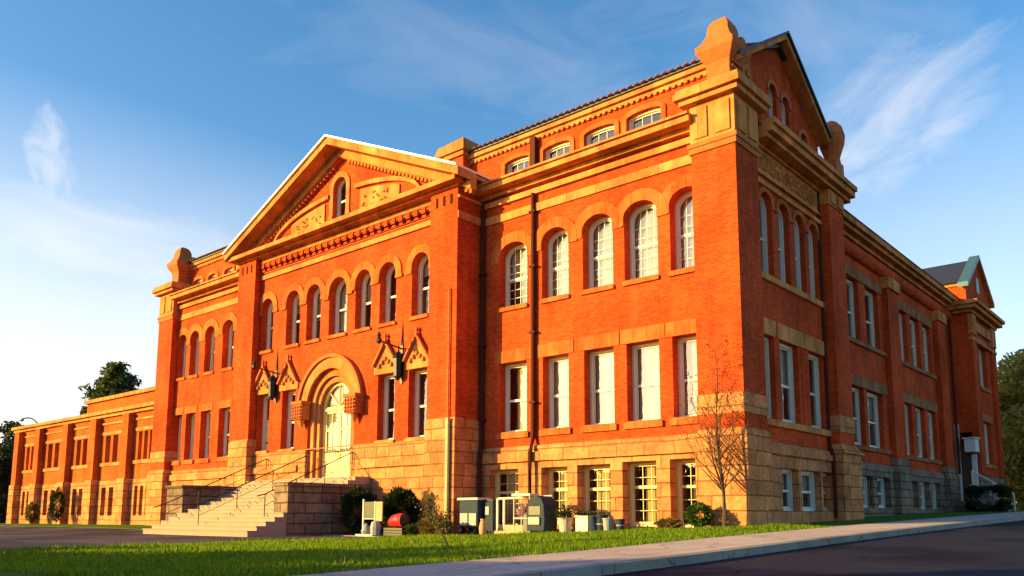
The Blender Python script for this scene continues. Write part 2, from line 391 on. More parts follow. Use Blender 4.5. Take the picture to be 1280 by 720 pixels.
def window(parent, m, o, depth, mat='white', style='sash', blind=None, mun=None, fw=.085, name='window', label=None):
    """frame mesh > pane, blind"""
    f = MB(); d = depth
    o1 = outline(o); o2 = outline(o, fw)
    ring(f, m, o1, o2, d - .10, d + .02)
    in_ = dict(o); in_['hw'] -= fw; in_['z0'] += fw; in_['z1'] -= fw; in_['rise'] = max(0, o['rise'] - fw*.6)
    sw = .055 if o['hw'] > .5 else .04
    ring(f, m, outline(in_), outline(in_, sw), d - .02, d + .05)
    c, hw, z0, z1 = o['c'], o['hw'] - fw - sw, o['z0'] + fw + sw, o['z1'] - fw - sw
    zm = z0 + (z1 - z0) * .47
    if style == 'sash': f.mbox(m, c - hw, c + hw, d - .035, d + .04, zm - .045, zm + .045)
    if style == 'french':
        f.mbox(m, c - hw, c + hw, d - .03, d + .04, zm - .03 + .28, zm + .06 + .28)
    ztop = z1 - o['rise'] * .6 if o['rise'] else z1
    if mun:
        nu, nv = mun
        for k in range(1, nu):
            u = c - hw + 2*hw*k/nu; zz = z1 - (o['rise'] * (1 - math.sqrt(max(0, 1 - ((u - c)/hw)**2))) if o['rise'] else 0)
            f.mbox(m, u - .010, u + .010, d - .005, d + .03, z0, zz)
        for k in range(1, nv):
            z = z0 + (ztop - z0)*k/nv
            f.mbox(m, c - hw, c + hw, d - .0055, d + .0305, z - .010, z + .010)
    w = f.build(name, M[mat], parent, label=label)
    g = MB(); g.poly([m(p[0], d + .015, p[1]) for p in outline(in_, sw * .5)]); g.build('pane', M['glass'], w)
    if blind:
        kind, frac = blind
        b = dict(in_); zt = b['z1']; b['z0'] = zt - (zt - b['z0']) * frac
        q = MB()
        if kind == 'side':           # gold sheet over right part: curtain upstairs, painted reflection in french windows
            q.poly([m(c + hw*(1 - 2*frac), d + .12, z0 - sw), m(c + hw + sw*.4, d + .12, z0 - sw), m(c + hw + sw*.4, d + .12, z1 + sw*.4), m(c + hw*(1 - 2*frac), d + .12, z1 + sw*.4)])
            q.build('curtain', M['blind_gold'], w)
        else:
            n = 26; u0, u1 = c - hw - .02, c + hw + .02; zb = b['z0']
            zz = lambda u: (o['z1'] - fw - (o['rise'] * (1 - math.sqrt(max(0, 1 - min(1, abs(u - c)/(hw + .06))**2))) if o['rise'] else 0) - .03)
            us = [u0 + (u1 - u0)*k/n for k in range(n + 1)]
            dd = [d + .13 + (.018 * math.sin(k*1.9) if kind == 'curtain' else 0) for k in range(n + 1)]
            q.strip([m(u, e, zb) for u, e in zip(us, dd)], [m(u, e, max(zb + .02, zz(u))) for u, e in zip(us, dd)])
            q.build('curtain' if kind == 'curtain' else 'blind', M['blind'], w)
    return w
def surround(parent, m, o, t=.36, proud=.05, ears=.0, mat='trim', name='arch_surround', drop=0.0):
    """stone ring round an arched head, from the springing up"""
    n = 16; c, hw, z1, r = o['c'], o['hw'], o['z1'], o['rise']; zs = z1 - r
    A = [(c + hw*math.cos(PI*k/n), zs + r*math.sin(PI*k/n)) for k in range(n + 1)]
    B = [(c + (hw + t)*math.cos(PI*k/n), zs + (r + t)*math.sin(PI*k/n)) for k in range(n + 1)]
    if drop: A = [(A[0][0], zs - drop)] + A + [(A[-1][0], zs - drop)]; B = [(B[0][0], zs - drop)] + B + [(B[-1][0], zs - drop)]
    f = MB(); ring(f, m, A, B, -proud, .0, False)
    if ears:
        for s in (-1, 1):
            a = c + s*(hw); b = c + s*(hw + t + ears)
            f.mbox(m, min(a, b), max(a, b), -proud - .02, -.001, zs - drop - .16, zs - drop - .002)
    return f.build(name, M[mat], parent)
def sill(parent, m, o, over=.1, h=.18, proud=.1, depth=.25, mat='trim'):
    f = MB(); f.mbox(m, o['c'] - o['hw'] - over, o['c'] + o['hw'] + over, -proud, -.001, o['z0'] - h, o['z0'] - .004)
    f.mbox(m, o['c'] - o['hw'] + .004, o['c'] + o['hw'] - .004, -proud + .01, depth - .1, o['z0'] - .003, o['z0'] + .035)
    return f.build('window_sill', M[mat], parent)
def lintel(parent, m, o, over=.18, h=.5, proud=.04, mat='trim'):
    f = MB(); f.mbox(m, o['c'] - o['hw'] - over, o['c'] + o['hw'] + over, -proud, -.001, o['z1'] + .004, o['z1'] + h)
    return f.build('lintel', M[mat], parent)
def comb(mb, m, u0, u1, z0, z1, zt, n, duty, d0, d1):
    """one toothed band: teeth hang from a thin top strip"""
    st = (u1 - u0)/n; pts = [(u0, zt), (u0, z1)]
    for k in range(n):
        a = u0 + k*st + st*(1 - duty)/2; b = a + st*duty; pts += [(a, z1), (a, z0), (b, z0), (b, z1)]
    pts += [(u1, z1), (u1, zt)]
    mb.hexa([m(u, d0, z) for u, z in pts], [m(u, d1, z) for u, z in pts])
def course(parent, m, u0, u1, steps, name='string_course', mat='trim', back=.0):
    """stack of (z0, z1, proud)"""
    f = MB()
    for z0, z1, p in steps: f.mbox(m, u0, u1, -p, back, z0, z1)
    return f.build(name, M[mat], parent)

# ------------------------------------------------------------------ SCHOOL BUILDING
S = thing('school_building', 'large red brick school with tan stone trim, arched windows and gabled entrance', 'school', (-19.5, 4.5, -.3))
mf, me, mp, mw = front(W), front(WE), side(XP), side(XW)
L = 38.9
XE0, XE1 = -27.9, -11.52       # entrance pavilion extents
ZB = -.9

# ---- openings
r2 = [op(-9.85, .74, 8.41, 11.05, .5), op(-7.72, .65, 8.41, 11.15, .5), op(-5.74, .675, 8.41, 11.2, .5), op(-3.89, .69, 8.41, 11.24, .5), op(-2.05, .66, 8.41, 11.26, .5)]
r1 = [op(-9.85, .72, 3.43, 6.2), op(-7.72, .62, 3.43, 6.2), op(-5.74, .655, 3.43, 6.2), op(-3.89, .66, 3.43, 6.2), op(-2.12, .6, 3.43, 6.2)]
r0 = [op(-10.25, .78, -.2, 2.03), op(-7.72, .62, -.05, 2.03), op(-5.95, .72, -.12, 2.05), op(-4.05, .68, -.1, 2.09), op(-2.2, .66, -.15, 2.1)]
l2 = [op(-36.55, .55, 8.41, 11.1, .5), op(-35.05, .55, 8.41, 11.12, .5), op(-33.3, .57, 8.41, 11.15, .5), op(-31.3, .6, 8.41, 11.2, .5), op(-29.3, .6, 8.41, 11.2, .5)]
l1 = [op(-36.65, .55, 3.43, 6.2), op(-35.1, .55, 3.43, 6.2), op(-33.35, .57, 3.43, 6.2), op(-31.3, .6, 3.43, 6.2), op(-29.3, .6, 3.43, 6.2)]
l0 = [op(-36.6, .5, .4, 1.9), op(-35.0, .5, .4, 1.9), op(-31.5, .5, .4, 1.9)]
e2 = [op(c, hw, 8.5, 11.25, hw) for c, hw in [(-25.65, .55), (-23.35, .58), (-21.65, .57), (-19.75, .68), (-17.9, .57), (-16.2, .55), (-14.1, .54)]]
e1 = [op(c, .56, 3.4, 6.3) for c in (-25.65, -23.45, -16.15, -14.15)]
AC = -20.05                     # entrance arch centre
door = op(AC, 1.75, 1.9, 6.95, 1.75)

# ---- front brick walls and stone base
for x0, x1, o1_, o2_ in ((XE1, -1.5, r1, r2), (-37.2, XE0, l1, l2)):
    b = MB(); wall_band(b, mf, x0, x1, 2.8, 7.5, o1_, .46); wall_band(b, mf, x0, x1, 7.5, 12.0, o2_, .46); wall_band(b, mf, x0, x1, 12.0, 13.6)
    b.build('front_wall', M['brick'], S)
ms = front(W - .1)
for x0, x1, o_ in ((XE1, -1.4, r0), (-37.3, XE0, l0)):
    b = MB(); wall_band(b, ms, x0, x1, ZB, 2.85, o_, .55)
    b.poly([(x0, W-.1, 2.85), (x1, W-.1, 2.85), (x1, W+.01, 2.9), (x0, W+.01, 2.9)])
    b.build('stone_base', M['stone'], S)
course(S, ms, XE1 + .001, -1.5, [(2.28, 2.62, .10)], 'water_table', 'stone')
course(S, ms, -37.1, XE0 - .001, [(2.28, 2.62, .10)], 'water_table', 'stone')
for x0, x1 in ((XE1 + .002, -1.5), (-37.1, XE0 - .002)):
    course(S, mf, x0, x1, [(12.02, 12.34, .07)], 'string_course')
    course(S, mf, x0, x1, [(12.72, 12.94, .13), (13.06, 13.22, .26), (13.222, 13.44, .70), (13.442, 13.52, .80)], 'cornice', back=.9)

# ---- piers of the front block
def pier(x0, x1, y0, y1, caps=True):
    p = MB(); p.box(x0, x1, y0, y1, 2.84, 12.42); p.build('corner_pier', M['brick'], S)
    p = MB(); p.box(x0 - .1, x1 + .1, y0 - .1, y1 + .02, ZB, 2.8); p.hexa([(x0-.1,y0-.1,2.8),(x1+.1,y0-.1,2.8),(x1+.1,y1+.02,2.8),(x0-.1,y1+.02,2.8)],
        [(x0-.003,y0-.003,2.95),(x1+.003,y0-.003,2.95),(x1+.003,y1,2.95),(x0-.003,y1,2.95)]); p.build('pier_base', M['stone'], S)
    p = MB(); p.box(x0 - .03, x1 + .03, y0 - .03, y1, 3.42, 4.05); p.build('stone_band', M['stone'], S)
    p = MB(); p.box(x0 - .06, x1 + .06, y0 - .06, y1, 12.1, 12.3); p.box(x0 - .1, x1 + .1, y0 - .1, y1, 12.301, 12.44)
    p.build('pier_necking', M['carved'], S)
pier(-1.58, 0, 0, 1.62)
pier(-L, -37.15, 0, 1.62)
def corner_block(x0, x1, y0, y1):
    p = MB(); p.box(x0, x1, y0, y1, 12.44, 13.8)
    w = (x1 - x0)
    for a, c in ((.10, .40), (.58, .9)):     # raised panels on the front face
        p.box(x0 + a*w, x0 + c*w, y0 - .05, y0, 12.6, 13.65)
    for a, c in ((.10, .42), (.56, .9)):
        p.box(x1, x1 + .05, y0 + a*(y1-y0), y0 + c*(y1-y0), 12.6, 13.65)
    p.build('frieze_panel', M['trim'], S)
    p = MB(); p.box(x0 - .28, x1 + .24, y0 - .24, y1 + .3, 13.8, 13.98); p.box(x0 - .42, x1 + .36, y0 - .38, y1 + .42, 13.982, 14.2)
    p.box(x0 - .36, x1 + .3, y0 - .3, y1 + .36, 14.202, 14.36); p.build('pier_cap', M['trim'], S, bevel=.02)
corner_block(-1.6, .02, -.02, 1.7)
corner_block(-L - .02, -37.15, -.02, 1.7)

# ---- finials on the corner piers
def finial(cx, cy, z, s=1., volute=True):
    p = MB()
    q = lambda hx, zz, dx=0.: [(cx + dx - hx*s, cy - hx*s, zz), (cx + dx + hx*s, cy - hx*s, zz), (cx + dx + hx*s, cy + hx*s, zz), (cx + dx - hx*s, cy + hx*s, zz)]
    prof = [(.50, 0), (.50, .14), (.43, .18), (.42, .62), (.46, .82), (.58, 1.02), (.68, 1.2), (.70, 1.4), (.62, 1.47), (.52, 1.62), (.44, 1.80), (.40, 1.9), (.385, 2.1), (.33, 2.28), (.24, 2.42), (.12, 2.5), (.04, 2.52)]
    for (h0, z0), (h1, z1) in zip(prof[:-1], prof[1:]): p.strip(q(h0, z + z0*s), q(h1, z + z1*s), True)
    p.poly(q(.04, z + 2.52*s)); p.poly(q(.50, z))
    # scrolled brackets on the right face
    for zz in (.3, .5, .7, .9): p.box(cx + .40*s, cx + (.44 + .1*zz)*s, cy - .34*s, cy + .34*s, z + zz*s, z + (zz + .12)*s)
    f = p.build('finial', M['carved'], S, bevel=.025)
    if volute:
        v = MB(); pts = []
        for k in range(11):
            a = PI*.5*k/10; pts.append((1.0 - .62*math.sin(a), 1.72 - 1.3*(1 - math.cos(a))))
        A = [(cx - .32*s, cy + .38*s, z)] ; 
        prof2 = [(.38, 1.9), (.62, 1.92), (.84, 1.7), (.95, 1.2), (1.05, .7), (1.4, .35), (1.75, .2), (1.75, 0), (.38, 0)]
        v.hexa([(cx - .34*s, cy + y*s, z + zz*s) for y, zz in prof2], [(cx + .5*s, cy + y*s, z + zz*s) for y, zz in prof2])
        for k, (y, zz) in enumerate(((.62, 1.3), (.75, .8), (1.0, .42))): v.box(cx + .50*s, cx + .57*s, cy + (y - .14)*s, cy + (y + .1)*s, z + (zz - .25)*s, z + zz*s)
        v.build('finial_volute', M['carved'], S, bevel=.03)
finial(-.62, .62, 14.36, 1.0)
finial(-37.6, .62, 14.36, .98)
# rounded finial at the far corner of the side pavilion
p = MB(); p.box(-.55, .12, 8.75, 9.6, 13.7, 14.5)
p.lathe((-.2, 9.25, 14.5), [(.34, 0), (.3, .25), (.38, .5), (.5, .85), (.54, 1.2), (.44, 1.55), (.26, 1.78), (.08, 1.88)], 12)
p.build('finial', M['carved'], S, smooth=False)

# ---- attic storey of the front block
ma = front(1.0)
aR = [op(-10.15, .66, 13.75, 14.86, .14), op(-8.07, .68, 13.75, 14.86, .14), op(-6.0, .71, 13.75, 14.88, .14), op(-4.02, .74, 13.75, 14.9, .14)]
aL = [op(-36.2, .5, 13.72, 14.62, .16), op(-34.45, .5, 13.72, 14.62, .16), op(-32.6, .5, 13.72, 14.62, .16), op(-30.7, .5, 13.72, 14.62, .16)]
b = MB(); wall_band(b, ma, -38.2, -.5, 13.4, 15.6, aR + aL, .22); b.build('attic_wall', M['brick'], S)
course(S, ma, -38.4, -.4, [(15.40, 15.5, .10), (15.502, 15.74, .22)], 'attic_cornice', back=.2)
p = MB()
comb(p, ma, -38.2, -.6, 15.29, 15.36, 15.398, 150, .5, -.10, -.001)
p.build('dentil_course', M['trim'], S)
p = MB()
n = 130
for k in range(n):
    x = -38.4 + k*(38.0/n); p.lathe((x + .12, .66, 15.76), [(.10, 0), (.085, .06)], 8, 1, 1.2)
p.mbox(ma, -38.45, -.35, -.30, .05, 15.742, 15.80)
p.build('roof_tile_edge', M['tile'], S)
for o in aR + aL:
    window(S, ma, o, .22, 'white', 'plain', None, (3, 2))
    surround(S, ma, dict(o), .2, .06, .0, 'redstone', 'window_surround', .55)
p = MB(); p.mbox(ma, -9.28, -9.02, -.25, -.001, 13.5, 15.38); p.build('attic_pilaster', M['pipe'], S)
# parapet blocks beside the entrance gable
for x0, x1 in ((-14.5, -12.62), (-27.0, -25.2)):
    p = MB(); p.box(x0 + .2, x1 - .2, .5, 1.9, 13.5, 15.6); p.build('parapet_pier', M['brick'], S)
    p = MB(); p.box(x0 + .1, x1 - .1, .4, 2., 15.6, 15.8); p.hexa([(x0,.3,15.8),(x1,.3,15.8),(x1,2.1,15.8),(x0,2.1,15.8)], [(x0+.15,.45,16.3),(x1-.02,.32,16.3),(x1-.02,2.05,16.3),(x0+.15,2.05,16.3)])
    p.build('parapet_cap', M['trim'], S)

# ---- main roof over the front block
p = MB(); rf_ = [(.7, 15.8), (4.7, 17.75), (8.8, 15.8), (8.8, 15.68), (4.7, 17.62), (.7, 15.68)]
p.hexa([(-38.35, y, z) for y, z in rf_], [(-.3, y, z) for y, z in rf_]); p.build('main_roof', M['roof'], S)

# ---- side pavilion (right hand face)
p2 = [op(c, .5, 8.47, 11.46, .5) for c in (3.05, 4.5, 5.95, 7.28)]
p1 = [op(2.7, .62, 3.47, 6.33), op(4.55, .78, 3.47, 6.33), op(7.05, .72, 3.47, 6.33)]
p0 = [op(3.95, .7, .42, 1.86), op(5.75, .9, .42, 1.86), op(7.65, .8, .42, 1.86)]
b = MB(); wall_band(b, mp, 1.5, 8.1, 2.7, 7.5, p1, .3); wall_band(b, mp, 1.5, 8.1, 7.5, 12.0, p2, .3); wall_band(b, mp, 1.5, 8.1, 12.0, 13.7)
b.build('side_wall', M['brick'], S)
b = MB(); mps = side(XP + .12); wall_band(b, mps, 1.5, 8.1, ZB, 2.6, p0, .35)
b.poly([(XP+.12, 1.5, 2.6), (XP+.12, 8.1, 2.6), (XP-.01, 8.1, 2.72), (XP-.01, 1.5, 2.72)])
b.build('side_stone_base', M['stone'], S)
p = MB(); p.box(-1.5, 0, 8.0, 9.55, 2.84, 12.42); p.build('corner_pier', M['brick'], S)
p = MB(); p.box(-1.6, .1, 7.9, 9.9, ZB, 2.6); p.hexa([(-1.6,7.9,2.6),(.22,7.8,2.6),(.22,10.1,2.6),(-1.6,10.1,2.6)], [(-1.5,8.0,2.95),(.03,8.0,2.95),(.03,9.58,2.95),(-1.5,9.58,2.95)])
p.build('pier_base', M['stone'], S)
p = MB(); p.box(-1.5, .03, 7.97, 9.58, 3.42, 4.05); p.build('stone_band', M['stone'], S)
p = MB(); p.box(-1.5, .04, 7.96, 9.6, 12.42, 13.05)
for a, c in ((8.1, 8.6), (8.85, 9.4)): p.box(.04, .09, a, c, 12.5, 12.98)
p.build('frieze_panel', M['trim'], S)
mp0 = side(0.)
course(S, mps, 1.55, 8.0, [(2.3, 2.5, .08)], 'water_table', 'stone')
course(S, mp, 1.5, 8.0, [(11.62, 11.78, .12), (12.0, 12.12, .10), (12.94, 13.04, .16)], 'string_course')
course(S, mp, 1.5, 8.0, [(12.122, 12.938, .05)], 'frieze_panel')
course(S, mp0, 2.12, 10.15, [(13.06, 13.22, .14), (13.222, 13.46, .34), (13.462, 13.66, .44)], 'cornice', back=1.0)
# carved ornament on the frieze: low relief scrolls
p = MB()
rr = random.Random(9)
for k in range(200):
    p.lathe(mp(1.9 + 5.7*k/200 + .05*rr.random(), -.05, 12.24 + rr.random()*.56), [(.03, -.06), (.06 + .05*rr.random(), 0), (.02, .07)], 7)
p.build('carved_frieze', M['trim'], S)
for k, o in enumerate(p2):
    window(S, mp, o, .3, 'white', 'sash', None, (2, 1), .11)
    surround(S, mp, o, .2, .06, 0, 'redstone')
course(S, mp, 2.3, 7.95, [(8.25, 8.46, .10)], 'window_sill')
for k, o in enumerate(p1):
    window(S, mp, o, .3, 'white', 'sash', ('blind', .55) if k == 1 else None, (2, 1), .11)
course(S, mp, 1.95, 3.4, [(6.34, 6.9, .05)], 'lintel'); course(S, mp, 3.6, 7.95, [(6.34, 6.9, .05)], 'lintel')
course(S, mp, 1.85, 8.0, [(3.24, 3.46, .12)], 'window_sill')
for o in p0: window(S, mps, o, .35, 'greywood', 'sash', ('blind', .5), (2, 1), .1)
p = MB(); p.box(XP - .25, XP + .03, 5.62, 5.82, 3.48, 6.33); p.build('window_mullion', M['brick'], S)
# pavilion gable
b = MB(); mg = side(-.5)
gw = [op(4.2, .34, 14.25, 16.0, .34), op(5.35, .34, 14.25, 15.95, .34), op(7.0, .4, 14.1, 15.1, .4), op(2.5, .4, 14.1, 15.1, .4)]
wall_band(b, mg, 1.0, 8.5, 13.4, 16.1, gw, .25)
b.poly([mg(1.0, 0, 16.1), mg(8.5, 0, 16.1), mg(4.75, 0, 18.0)])
b.build('gable_wall', M['brick'], S)
for o in gw:
    window(S, mg, o, .25, 'white', 'sash', None, None, .06); surround(S, mg, o, .16, .05, 0, 'carved')
course(S, mg, 1.0, 8.5, [(13.75, 13.95, .1)], 'string_course')
def rake_side(yf, zf, ya, za, t, x0, x1):
    p = MB(); p.hexa([(x0, yf, zf), (x0, ya, za), (x0, ya, za - t), (x0, yf, zf - t)], [(x1, yf, zf), (x1, ya, za), (x1, ya, za - t), (x1, yf, zf - t)]); return p
for yf in (.45, 8.55):
    rake_side(yf, 15.35, 4.6, 18.02, .22, -.6, -.02).build('rake_cornice', M['trim'], S)
    rake_side(yf, 15.42, 4.6, 18.10, .085, -.9, .08).build('rake_capping', M['roof'], S)

# ---- rear wing
w2 = [op(15.5, 1.05, 8.5, 11.5), op(18.45, .95, 8.5, 11.5), op(23.3, .9, 8.5, 11.35), op(25.75, .85, 8.5, 11.35), op(28.1, .85, 8.5, 11.35), op(12.4, 1.0, 8.5, 11.5)]
w1 = [op(15.5, 1.05, 3.5, 6.25), op(18.1, 1.15, 3.5, 6.25), op(23.3, .9, 3.45, 6.25), op(25.75, .85, 3.45, 6.25), op(28.1, .85, 3.45, 6.25), op(12.4, 1.0, 3.5, 6.25)]
w0 = [op(c, .95, .62, 2.1) for c in (15.9, 18.4, 23.1, 25.3, 27.6)]
b = MB(); wall_band(b, mw, 9.3, 33.5, 2.6, 7.5, w1, .34); wall_band(b, mw, 9.3, 33.5, 7.5, 12.2, w2, .34); wall_band(b, mw, 9.3, 33.5, 12.2, 13.6)
b.build('wing_wall', M['brick'], S)
b = MB(); mws = side(XW + .12); wall_band(b, mws, 9.3, 33.4, ZB, 2.6, w0, .4)
b.poly([(XW+.12, 9.3, 2.6), (XW+.12, 33.4, 2.6), (XW-.01, 33.4, 2.75), (XW-.01, 9.3, 2.75)])
b.build('wing_stone_base', M['old_stone'], S)
for y0, y1 in ((20.1, 21.85), (29.5, 31.1)):
    p = MB(); p.mbox(mw, y0, y1, -.3, .05, 2.6, 12.6); p.build('pilaster', M['brick'], S)
    p = MB(); p.mbox(mw, y0 - .08, y1 + .08, -.42, .05, ZB, 2.62); p.mbox(mw, y0 - .04, y1 + .04, -.36, .05, 2.622, 3.1); p.build('pilaster_base', M['old_stone'], S)
    p = MB(); p.mbox(mw, y0 - .1, y1 + .1, -.42, .05, 11.9, 12.5); p.build('pilaster_cap', M['trim'], S)
p = MB()
rp = [(XW + .02, 12.5)] + [(XW + .02 + .3*math.sin(PI*k/8), 12.5 + .36*(1 - math.cos(PI*k/8))/1.) for k in range(1, 8)] + [(XW + .02, 13.22)]
p.hexa([(x, 9.5, z) for x, z in rp], [(x, 33.4, z) for x, z in rp]); p.build('roll_moulding', M['brick'], S)
course(S, mw, 9.5, 33.4, [(13.3, 13.5, .2), (13.502, 13.68, .5), (13.682, 13.96, .68)], 'cornice', back=.5)
for o in w2 + w1:
    bay = o['c'] < 21
    window(S, mw, o, .34, 'white', 'sash', ('blind', .45) if (o['c'] > 17 and bay and o['z0'] < 5) else None, (2, 1) if bay else None, .11)
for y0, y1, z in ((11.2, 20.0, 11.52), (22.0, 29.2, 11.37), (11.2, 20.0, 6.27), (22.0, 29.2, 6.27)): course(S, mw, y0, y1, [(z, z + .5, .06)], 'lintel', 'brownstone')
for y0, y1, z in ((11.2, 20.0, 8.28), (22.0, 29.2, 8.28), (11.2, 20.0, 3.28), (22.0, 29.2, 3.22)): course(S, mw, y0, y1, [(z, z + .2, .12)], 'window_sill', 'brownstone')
for o in w0: window(S, mws, o, .4, 'greywood', 'sash', None, (3, 1), .1)
p = MB(); p.hexa([(XW + .75, 9.4, 13.97), (-9, 9.4, 15.2), (-16.3, 9.4, 13.97)], [(XW + .75, 34, 13.97), (-9, 34, 15.2), (-16.3, 34, 13.97)]); p.build('wing_roof', M['roof'], S)

# ---- rear pavilion
mr = side(XR); RY0, RY1 = 33.3, 40.0
q2 = [op(36.6, 1.0, 8.5, 11.2)]; q1 = [op(36.6, 1.0, 3.5, 6.25)]
b = MB(); wall_band(b, mr, RY0, RY1, 2.7, 7.5, q1, .35); wall_band(b, mr, RY0, RY1, 7.5, 12.0, q2, .35); wall_band(b, mr, RY0, RY1, 12.0, 15.0)
b.poly([mr(RY0,0,15.0), mr(RY1,0,15.0), mr((RY0+RY1)/2,0,17.2)])
mn = front(RY0)
nd = [op(-1.28, .36, .8, 5.4)]
wall_band(b, mn, -12, XR, 2.7, 15.0, [op(-1.28, .36, .8, 5.4)], .5)
b.poly([(XR, RY1, 2.7), (-12, RY1, 2.7), (-12, RY1, 15), (XR, RY1, 15)])
b.build('rear_pavilion_wall', M['brick'], S)
b = MB(); wall_band(b, side(XR + .1), RY0 - .1, RY1 + .1, ZB, 2.7); wall_band(b, front(RY0 - .1), -12, XR + .1, ZB, 2.7, nd, .5); b.poly([(XR+.1, RY1+.1, ZB), (-12, RY1+.1, ZB), (-12, RY1+.1, 2.7), (XR+.1, RY1+.1, 2.7)])
b.poly([(XR+.1, RY0-.1, 2.7), (XR+.1, RY1+.1, 2.7), (XR-.01, RY1, 2.8), (XR-.01, RY0, 2.8)]); b.build('rear_stone_base', M['old_stone'], S)
for o in q2 + q1:
    window(S, mr, o, .35, 'white', 'sash', None, (2, 1), .14); course(S, mr, 35.2, 38.0, [(o['z1'] + .01, o['z1'] + .5, .06)], 'lintel', 'carved'); course(S, mr, 35.3, 37.9, [(o['z0'] - .22, o['z0'] - .01, .12)], 'window_sill')
for y0, y1 in ((RY0, RY0 + 1.1), (RY1 - 1.1, RY1)):
    p = MB(); p.mbox(mr, y0, y1, -.18, -.001, 2.8, 11.6); p.build('pilaster', M['brick'], S)
    p = MB(); p.mbox(mr, y0, y1, -.24, -.001, 11.62, 12.9); p.build('frieze_panel', M['trim'], S)
course(S, mr, RY0 - .1, RY1 + .1, [(11.2, 11.4, .22), (12.0, 12.6, .14)], 'string_course')
p = MB()
for z0, z1, e in ((12.95, 13.15, .3), (13.152, 13.4, .6), (13.402, 13.62, .75)): p.box(-9, XR + e, RY0 - e, RY1 + e, z0, z1)
p.build('cornice', M['trim'], S)
p = MB(); p.box(-9, XR + .1, RY0 - .12, RY0 - .001, 14.75, 15.0); p.build('attic_cornice', M['trim'], S)
ym = (RY0 + RY1)/2
p = MB(); p.hexa([(XR - .1, RY0 - .3, 14.95), (XR - .1, ym, 17.25), (XR - .1, RY1 + .3, 14.95)], [(-11, RY0 - .3, 14.95), (-11, ym, 17.25), (-11, RY1 + .3, 14.95)]); p.build('rear_roof', M['roof'], S)
for s in (-1, 1):
    p = MB(); yf = ym + s*3.75; p.hexa([(XR + .25, yf, 14.9), (XR + .25, ym, 17.5), (XR + .25, ym, 17.2), (XR + .25, yf, 14.6)], [(XR - .35, yf, 14.9), (XR - .35, ym, 17.5), (XR - .35, ym, 17.2), (XR - .35, yf, 14.6)])
    p.build('rake_cornice', M['verdigris'] if s < 0 else M['trim'], S)
p = MB(); p.mbox(mr, 36.2, 37.0, -.04, -.001, 14.9, 15.9); p.build('gable_niche', M['darkwood'], S)
# side door in the near face of the rear pavilion
p = MB(); p.box(-1.95, -1.62, RY0 - .32, RY0 - .101, .3, 5.9); p.box(-.98, -.72, RY0 - .32, RY0 - .101, .3, 4.0); p.build('door_surround', M['greywood'], S)
d_ = MB(); d_.box(-1.6, -.98, RY0 + .05, RY0 + .1, .8, 4.6); d_.build('side_door', M['darkwood'], S)
p = MB(); p.box(-1.2, -.55, RY0 - 1.0, RY0 - .101, 4.1, 4.9); p.box(-1.28, -.47, RY0 - 1.08, RY0 - .101, 4.902, 5.0); p.build('door_canopy', M['greywood'], S, bevel=.03)

# ---- front windows
def dress(m, ops, kind, blinds, mun=None, dep=.46):
    for k, o in enumerate(ops):
        bl = blinds[k % len(blinds)]
        if kind == 2: window(S, m, o, dep, 'white', 'sash', bl, mun, .09); surround(S, m, o, .42, .045 + .012*(k % 2), .0, 'redstone', drop=.25); sill(S, m, o, .05, .14, .09, dep, 'redstone')
        else: window(S, m, o, dep, 'white', 'sash', bl, mun, .09); sill(S, m, o, .12, .22, .09, dep, 'redstone')
dress(mf, r2, 2, [('curtain', .55), ('curtain', 1.), ('curtain', 1.), ('curtain', 1.), ('curtain', 1.)], (4, 6))
dress(mf, r1, 1, [('side', .72), ('curtain', 1.), ('curtain', .97), ('curtain', 1.), ('curtain', 1.)])
dress(mf, l2, 2, [('blind', .5), None, ('blind', .4), ('blind', .7), None])
dress(mf, l1, 1, [None, None, None, None, None])
for o in r1: lintel(S, mf, o, .24, .5, .03, 'redstone')
for o in l1: lintel(S, mf, o, .16, .42, .03, 'redstone')
for o in r0: window(S, ms, o, .5, 'cream', 'french', ('side', .8 if o['c'] < -5 else .62) if o['c'] < -3 else ('side', .5), (3, 5), .1, 'french_window')  # gold side sheets imitate the reflections in these panes
for o in l0: window(S, ms, o, .5, 'white', 'sash', None, None, .07, 'basement_window')
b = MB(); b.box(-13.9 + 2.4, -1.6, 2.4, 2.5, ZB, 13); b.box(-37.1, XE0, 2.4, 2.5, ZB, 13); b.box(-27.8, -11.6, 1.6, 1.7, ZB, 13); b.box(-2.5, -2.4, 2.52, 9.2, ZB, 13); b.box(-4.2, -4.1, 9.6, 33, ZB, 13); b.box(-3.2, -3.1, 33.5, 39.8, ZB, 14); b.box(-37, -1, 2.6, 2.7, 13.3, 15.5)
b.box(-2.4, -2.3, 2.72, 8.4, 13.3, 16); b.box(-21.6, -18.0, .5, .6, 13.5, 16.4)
b.build('interior_wall', M['interior'], S)

